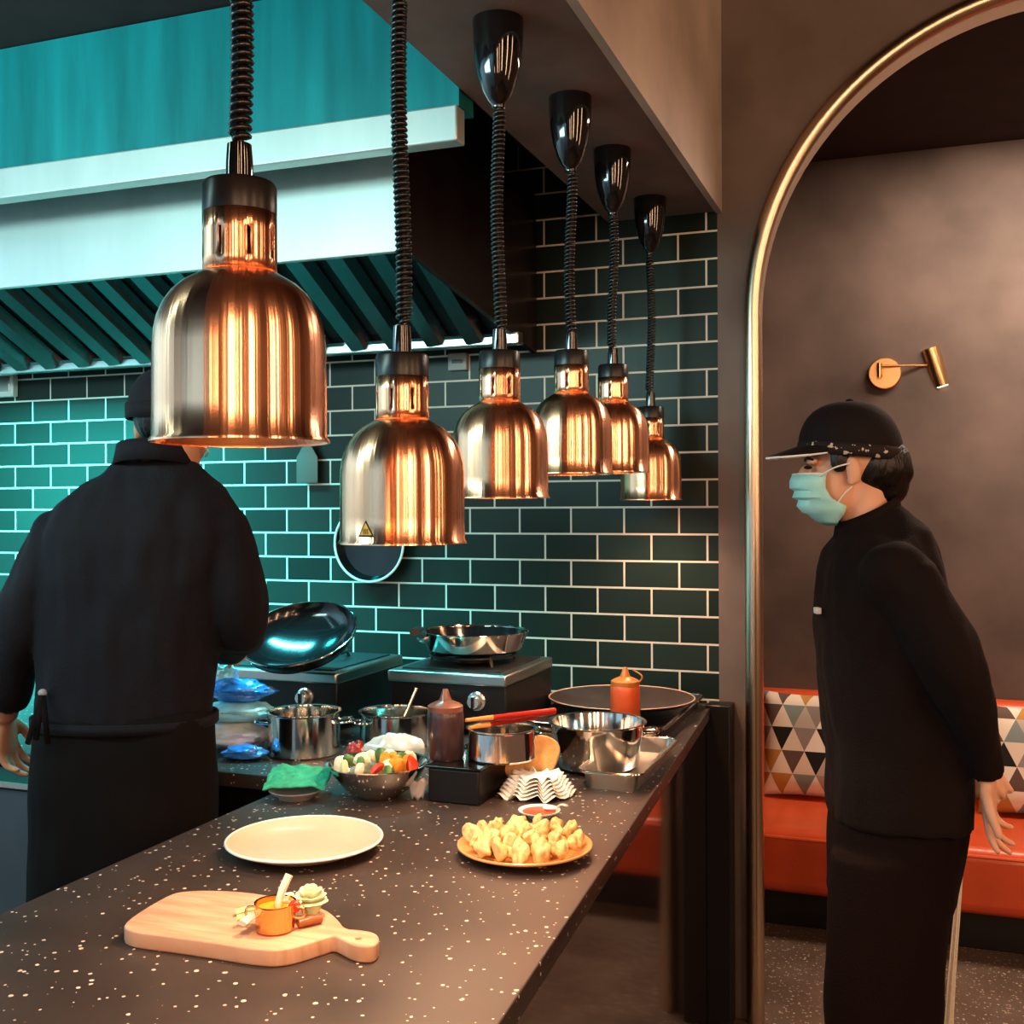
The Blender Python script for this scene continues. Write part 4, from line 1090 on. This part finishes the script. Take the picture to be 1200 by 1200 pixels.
# cap: crown, peak, band
cp_ = MB(); ctr = S(998, 533); n = 40; rows = []
for i in range(13):
    el = i / 12 * PI / 2
    r_, z_ = math.cos(el) ** .80, math.sin(el) ** .92
    row = []
    for k in range(n):
        a = 2 * PI * k / n
        tl = .10 * math.cos(a)
        fx = .113 * r_ * math.cos(a) if math.cos(a) > 0 else .116 * r_ * math.cos(a)
        row.append(ctr + RT * fx + FW * .090 * r_ * math.sin(a) + UP * (.118 * z_ - .010 * math.cos(a) * (1 - z_)) + RT * -.004 * z_)
    rows.append(row)
cp_.loft(rows)
cap_o = cp_.build('cap', 'cap', sv, angle=70)
g = []
for i in range(11):
    a = PI - 1.15 + 2.3 * i / 10; row = []
    for j in range(7):
        f = j / 6; reach = .075 * max(0, math.cos((a - PI) * 1.25)) ** .6
        bx = Vector((math.cos(a) * .113, math.sin(a) * .088))
        row.append(ctr + RT * (bx.x - reach * f) + FW * bx.y * (1 - .12 * f) + UP * (.016 - .026 * f * (reach / .075) - .010 * abs(math.sin(a)) ** 2 * f + .003))
    g.append(row)
pk = MB().grid(g).build('cap_peak', 'cap', cap_o, solid=.005)
edge = [r_[-1] for r_ in g]
tag(MB().tube(edge, .0028, 8).build('peak_edging', 'mask_white', pk), 'pale edging')
bd = []
for z0_, z1_ in ((-.006, .018),):
    for zz, ro in ((-.008, 1.012), (.008, 1.018), (.020, 1.006)):
        bd.append([ctr + RT * .1155 * ro * math.cos(2 * PI * k / n) + FW * .0905 * ro * math.sin(2 * PI * k / n) + UP * (zz - .010 * math.cos(2 * PI * k / n)) for k in range(n)])
MB().loft(bd, cap=False).build('cap_band', 'band', cap_o, solid=.002)
MB().ell(ctr + UP * .119 - RT * .004, (RT * .009, FW * .009, UP * .005), 14, 8).build('cap_button', 'cap', cap_o)
# mask
rowsM = [(556, 930, 960, .058), (564, 927, 958, .062), (572, 927, 958, .063), (575, 933, 960, .060), (583, 930, 964, .064), (586, 937, 969, .060), (593, 935, 982, .062), (600, 941, 981, .056), (602, 947, 981, .052), (610, 957, 976, .044), (615, 968, 976, .030)]
g = []
for py, fx, cx, b in rowsM:
    row = []
    for k in range(25):
        th = -PI / 2 + PI * k / 24; c_ = max(0, math.cos(th)) ** .85
        row.append(S(cx - (cx - fx) * c_, py) + FW * b * math.sin(th))
    g.append(row)
mk_ = MB().grid(g).build('face_mask', 'mask', sv, solid=.003, angle=60)
for sd in (-1, 1):
    MB().tube(bez([S(960, 558, sd * .063), S(978, 548, sd * .078), S(996, 543, sd * .086)], 5), .0018, 6).build('ear_loop', 'mask_white', mk_)
    MB().tube(bez([S(981, 590, sd * .060), S(990, 578, sd * .076), S(999, 570, sd * .086)], 5), .0018, 6).build('ear_loop', 'mask_white', mk_)
edge_m = [r_[0] for r_ in g]
MB().tube([r_ for r_ in g[0]], .0022, 6).build('nose_wire', 'mask_white', mk_)
# shirt
sh = MB()
tor2 = [(1016, 604, 35, .069, .5), (1019, 616, 43, .095, .42), (1024, 634, 55, .150, .28), (1028, 668, 66, .180, .1), (1034, 725, 76, .182, 0), (1040, 770, 80, .172, 0), (1046, 820, 80, .168, 0), (1051, 880, 77, .172, 0), (1052, 930, 79, .180, 0), (1052, 956, 78, .180, 0)]
sh.loft([ringpx(x, y, DS, a, b, tilt) for x, y, a, b, tilt in tor2])
ra = [.070, .071, .071, .070, .069, .068, .067, .066, .065, .062, .058, .052, .046, .042, .039, .036, .035]
for arm in (armL, armR):
    pts = bez(arm, 8)
    cutn = 17
    sh.tube(pts[:cutn], ra[:cutn], 22)
    sh.ell(arm[0] + RT * -.012 + UP * -.0, (RT * .074, FW * .064, UP * .074), 20, 14)
so = sh.build('shirt', 'shirt_black', sv); fuse(so, .007, 5, .009, 13)
# collar
colr = []
for zz, rr_ in ((0, 1.10), (.022, 1.04), (.034, 1.0)):
    colr.append([S(1016, 605) + RT * .064 * rr_ * math.cos(2 * PI * k / 32) + FW * .066 * rr_ * math.sin(2 * PI * k / 32) + UP * (zz - .016 + .50 * .064 * rr_ * math.cos(2 * PI * k / 32)) for k in range(32)])
MB().loft(colr, cap=False).build('collar', 'shirt_black', so, solid=.005)
MB().box(S(958, 716, -.03) - Vector((.006, .012, .006)), S(958, 716, -.03) + Vector((.006, .012, .008)), rotz=YAW).build('name_badge', 'white_plastic', so, bevel=.002)
# trousers
tr = MB()
tr.loft([ringpx(x, y, DS, a, b) for x, y, a, b in ((1052, 935, 74, .168), (1050, 965, 75, .168), (1046, 1010, 73, .165), (1043, 1050, 70, .162))])
for sd in (-1, 1):
    tr.loft([ringpx(x, y, DS + sd * o_, a, b) for x, y, a, b, o_ in ((1045, 1000, 71, .088, .078), (1042, 1060, 70, .090, .082), (1038, 1130, 67, .088, .088), (1036, 1200, 67, .086, .095), (1036, 1280, 62, .078, .10), (1038, 1360, 58, .072, .105), (1040, 1420, 56, .068, .108))])
to = tr.build('trousers', 'trouser_black', sv); fuse(to, .008, 5, .009, 9)
for sd in (-1, 1):
    q = S(1030, 1400, sd * .108); q.z = 0
    MB().loft([[q + RT * (-.15 * f + .07) + FW * (.045 * w_) * math.cos(2 * PI * k / 16) + UP * max(0, (h_ * .5 + h_ * .5 * math.sin(2 * PI * k / 16))) for k in range(16)] for f, w_, h_ in ((0, .55, .07), (.15, .8, .095), (.5, .85, .09), (.9, 1, .07), (1.3, .95, .055), (1.5, .5, .04))]).build('shoe', 'shoe', sv)
# white towel held behind
pts = [S(1131, 962, .01), S(1126, 1010, .02), S(1121, 1080, .03), S(1115, 1150, .035), S(1111, 1230, .04), S(1110, 1300, .04)]
g = []
for i, p in enumerate(pts):
    w_ = [.020, .026, .032, .034, .040, .048][i]
    g.append([p + RT * (w_ * (j / 8 - .5) * 1.0) + FW * (.012 * math.sin(j * 1.6 + i * .3) + .05 * (j / 8 - .5)) for j in range(9)])
tag(MB().grid(g).build('towel', 'towel', base=pts[0], solid=.004, sub=1), 'narrow white towel hanging behind the legs of the masked server', 'towel')

# ---------------- cook: seen from behind, facing the stoves
DC = 2.50
def K(px, py, dd=0):
    return at(px, py, DC + dd)
ck = thing('person', (K(160, 900).x, K(160, 900).y, 0), 'cook seen from behind in dark navy shirt, cap and black apron', 'person')
body = MB()
body.ell(K(203, 482, .02), (RT * .078, FW * .098, UP * .105), 28, 20)
body.ell(K(212, 512, .065), (RT * .062, FW * .060, UP * .076), 24, 16)
body.ell(K(208, 502, .118), (RT * .014, FW * .02, UP * .022), 12, 8)
for sd in (-1, 1):
    body.ell(K(203, 502) + RT * .080 * sd, (RT * .008, FW * .018, UP * .030), 14, 10)
    body.ell(K(206, 490, .108) + RT * .032 * sd, (RT * .02, FW * .012, UP * .008), 12, 8)
body.tube(bez([K(204, 505, .0), K(200, 545, .0), K(184, 590, -.02)], 5), [.062] * 11, 24)
tor = [(186, 590, 40, .05), (174, 620, 80, .08), (164, 660, 88, .09), (155, 720, 84, .10), (150, 790, 78, .09), (147, 860, 74, .09), (147, 930, 74, .09), (147, 980, 68, .085)]
body.loft([ringpx(x, y, DC, a, b) for x, y, a, b in tor])
for sd in (-1, 1):
    hip = K(147, 960) + RT * .075 * sd; an = K(152, 1380) + RT * .11 * sd; an.z = .09; kn = (hip + an) / 2 + FW * .02
    body.tube([hip, (hip + kn) / 2, kn, kn * .6 + an * .4, an], [.085, .074, .056, .055, .038], 18)
aL = [K(72, 628, 0), K(24, 735, -.03), K(4, 838, .06)]
aR = [K(258, 622, .0), K(281, 728, .02), K(258, 756, .27)]
for arm in (aL, aR):
    body.tube(bez(arm, 8), [.052 - .020 * k / 16 for k in range(17)], 18)
hand(body, K(5, 842, .065), K(12, 905, .12) - K(5, 842, .065), FW * .5 - RT * .0 + UP * .0, RT * 1 - UP * .2, 1.05, (.35, .45, .5, .55), 1, .6)
wq = aR[2]
hand(body, wq + FW * .01, FW * 1 + RT * .05 - UP * .1, RT * -1, UP * -1, 1.0, (.7, .8, .9, 1), 1, .6)
bo2 = body.build('body', 'skin_tan', ck); fuse(bo2, .005, 4)
for sd in (-1, 1):
    MB().ell(K(206, 496, .116) + RT * .032 * sd, (RT * .013, FW * .008, UP * .006), 12, 8).build('eye', 'eye', ck)
hr = MB(); hr.ell(K(200, 490, -.012), (RT * .080, FW * .086, UP * .070), 24, 16); ho = hr.build('hair', 'hair', ck); fuse(ho, .006, 2, .0015, 40)
# cap
cp_ = MB(); ctr = K(200, 486, .01); rows = []
for i in range(12):
    el = i / 11 * PI / 2; r_, z_ = math.cos(el) ** .72, math.sin(el) ** .95
    rows.append([ctr + RT * .093 * r_ * math.cos(2 * PI * k / 36) + FW * .112 * r_ * math.sin(2 * PI * k / 36) + UP * .105 * z_ for k in range(36)])
cp_.loft(rows); cap2 = cp_.build('cap', 'shirt_navy', ck, angle=70)
MB().loft([[ctr + RT * .0945 * math.cos(2 * PI * k / 36) + FW * .1135 * math.sin(2 * PI * k / 36) + UP * z for k in range(36)] for z in (-.012, .022)], cap=False).build('cap_band', 'shirt_navy', cap2, solid=.003)
MB().tube(bez([K(203, 520, 0) + RT * .066, K(212, 530, .03) + RT * .062, K(218, 535, .07) + RT * .045], 5), .002, 6).build('mask_loop', 'mask_white', ck)
# shirt
sh = MB()
tor2 = [(184, 540, 42, .066, 0), (182, 556, 60, .078, 0), (178, 572, 84, .095, 0), (172, 592, 104, .112, 0), (166, 625, 114, .130, 0), (158, 680, 113, .138, 0), (152, 750, 106, .134, 0), (147, 815, 101, .130, 0), (146, 850, 99, .130, 0)]
sh.loft([ringpx(x, y, DC, a, b, t_) for x, y, a, b, t_ in tor2])
ra = [.066, .067, .067, .067, .066, .065, .064, .063, .062, .061, .060, .057, .054, .051, .049, .047, .046]
for arm in (aL, aR):
    sh.tube(bez(arm, 8)[:15], ra[:15], 22)
    sh.ell(arm[0], (RT * .068, FW * .072, UP * .062), 20, 14)
so2 = sh.build('shirt', 'shirt_navy', ck); fuse(so2, .007, 5, .011, 12)
# stand collar and yoke seam
colr = []
for zz, rr_ in ((-.016, 1.12), (.012, 1.04), (.030, 1.0)):
    colr.append([K(182, 540, -.008) + RT * .080 * rr_ * math.cos(2 * PI * k / 32) + FW * .078 * rr_ * math.sin(2 * PI * k / 32) + UP * (zz - .2 * .078 * math.sin(2 * PI * k / 32)) for k in range(32)])
MB().loft(colr, cap=False).build('collar', 'shirt_navy', so2, solid=.006)
# apron
ap = MB()
ap.loft([ringpx(x, y, DC, a, b) for x, y, a, b in ((147, 830, 103, .138), (147, 860, 104, .142), (146, 930, 106, .150), (146, 1010, 107, .150), (146, 1090, 107, .150), (146, 1180, 108, .15))])
ao = ap.build('apron', 'apron', ck); fuse(ao, .008, 5, .010, 8)
MB().loft([ringpx(147, y, DC, 105, .144) for y in (836, 848)], cap=False).build('apron_tie', 'shirt_navy', ao, solid=.006)
kp = K(50, 812, -.12)
for k, (dx, dy) in enumerate(((-8, 55), (-18, 60), (6, 60))):
    MB().tube(bez([kp, K(50 + dx * .5, 812 + dy * .5, -.16), K(50 + dx, 812 + dy, -.15)], 5), .006, 8, flat=.3).build('apron_string', 'apron', ao)
MB().ell(kp, (RT * .010, FW * .008, UP * .009), 14, 10).build('tie_knot', 'grey_plastic', ao)
for sd in (-1, 1):
    q = K(150, 1380) + RT * .11 * sd; q.z = 0
    MB().tube([Vector((q.x, q.y, .07)), Vector((q.x, q.y, .5))], [.075, .085], 18).build('trouser_leg', 'trouser_black', ck)
    MB().loft([[q + FW * (.15 * f - .07) + RT * (.045 * w_) * math.cos(2 * PI * k / 16) + UP * max(0, (h_ * .5 + h_ * .5 * math.sin(2 * PI * k / 16))) for k in range(16)] for f, w_, h_ in ((0, .55, .07), (.15, .8, .095), (.5, .85, .09), (.9, 1, .07), (1.3, .95, .055), (1.5, .5, .04))]).build('shoe', 'shoe', ck)

# ================================================================== LIGHT
def area(name, loc, target, sx, sy, e, col, spread=PI):
    l = bpy.data.lights.new(name, 'AREA'); l.shape = 'RECTANGLE'; l.size = sx; l.size_y = sy; l.energy = e; l.color = col; l.spread = spread
    o = bpy.data.objects.new(name, l); COL.objects.link(o); o.location = loc
    o.rotation_euler = (Vector(target) - Vector(loc)).to_track_quat('-Z', 'Y').to_euler(); return o
area('hood_front_fill', (-2.3, .55, 2.35), (-2.7, 2.5, 2.30), 2.0, .25, 34, (.62, 1, .95))  # added cyan fill aimed at the hood front, no fixture behind it
area('left_wall_fill', (-3.1, .6, 2.72), (-4.1, .6, 1.5), 3.4, .2, 60, (.42, .78, 1.0))  # added strip washing the unseen left wall for the lamps' silver side
area('front_wall_fill', (-2.5, -2.2, 2.72), (-2.5, -3, 1.5), 2.4, .2, 48, (.42, .78, 1.0))  # added strip washing the unseen front wall, mirrored in the copper
area('hood_light', (-3.0, 2.95, 2.22), (-3.0, 3.40, .9), 1.1, .12, 70, (.05, .95, .98), PI * .62)
area('stove_fill', (-1.75, 2.80, 2.24), (-1.75, 2.86, .9), .7, .12, 14, (.12, .9, 1.0), PI * .5)  # added teal fill to brighten the bags, wok and stove
for k, (lx, ly, lz, sx, sy, e) in enumerate(((1.9, -1.2, 2.7, .22, 2.2, 34), (.5, -2.2, 2.5, .22, 2.2, 26), (2.8, .3, 2.5, .2, 2.0, 28), (3.0, 1.9, 2.5, .25, 2.0, 20), (-.7, -2.4, 2.4, .16, 2.0, 12), (1.2, -2.0, 2.4, .12, 2.0, 14))):
    area('dining_light', (lx, ly, lz), (-.5, 2.2, 1.4), sx, sy, e, (1, .64, .40))
area('lounge_light', (1.0, 4.25, 3.05), (1.1, 4.7, 0), 1.8, .3, 70, (1, .80, .64))
l = bpy.data.lights.new('wall_spot_light', 'SPOT'); l.energy = 12; l.color = (1, .75, .5); l.spot_size = 1.3; l.spot_blend = .6; l.shadow_soft_size = .02
o = bpy.data.objects.new('wall_spot_light', l); COL.objects.link(o); o.location = pc + dirn * .095; o.rotation_euler = dirn.to_track_quat('-Z', 'Y').to_euler()
w = bpy.data.worlds.new('world'); SC.world = w; w.use_nodes = True
w.node_tree.nodes['Background'].inputs[0].default_value = (.50, .27, .17, 1); w.node_tree.nodes['Background'].inputs[1].default_value = .36

# ================================================================== CAMERA
cam = bpy.data.cameras.new('camera'); cam.sensor_width = 36; cam.lens = 36 * F / 1200; cam.shift_y = -5 / 1200; cam.clip_start = .02
co = bpy.data.objects.new('camera', cam); COL.objects.link(co); SC.camera = co
co.matrix_world = Matrix.Translation(ORG) @ (Matrix.Rotation(YAW, 4, 'Z') @ Matrix.Rotation(PI / 2, 4, 'X') @ Matrix.Rotation(-ROLL, 4, 'Z'))
SC.view_settings.view_transform = 'Standard'; SC.view_settings.look = 'Medium High Contrast'; SC.view_settings.exposure = 0
for o in list(bpy.data.objects):
    if '_base' in o: del o['_base']
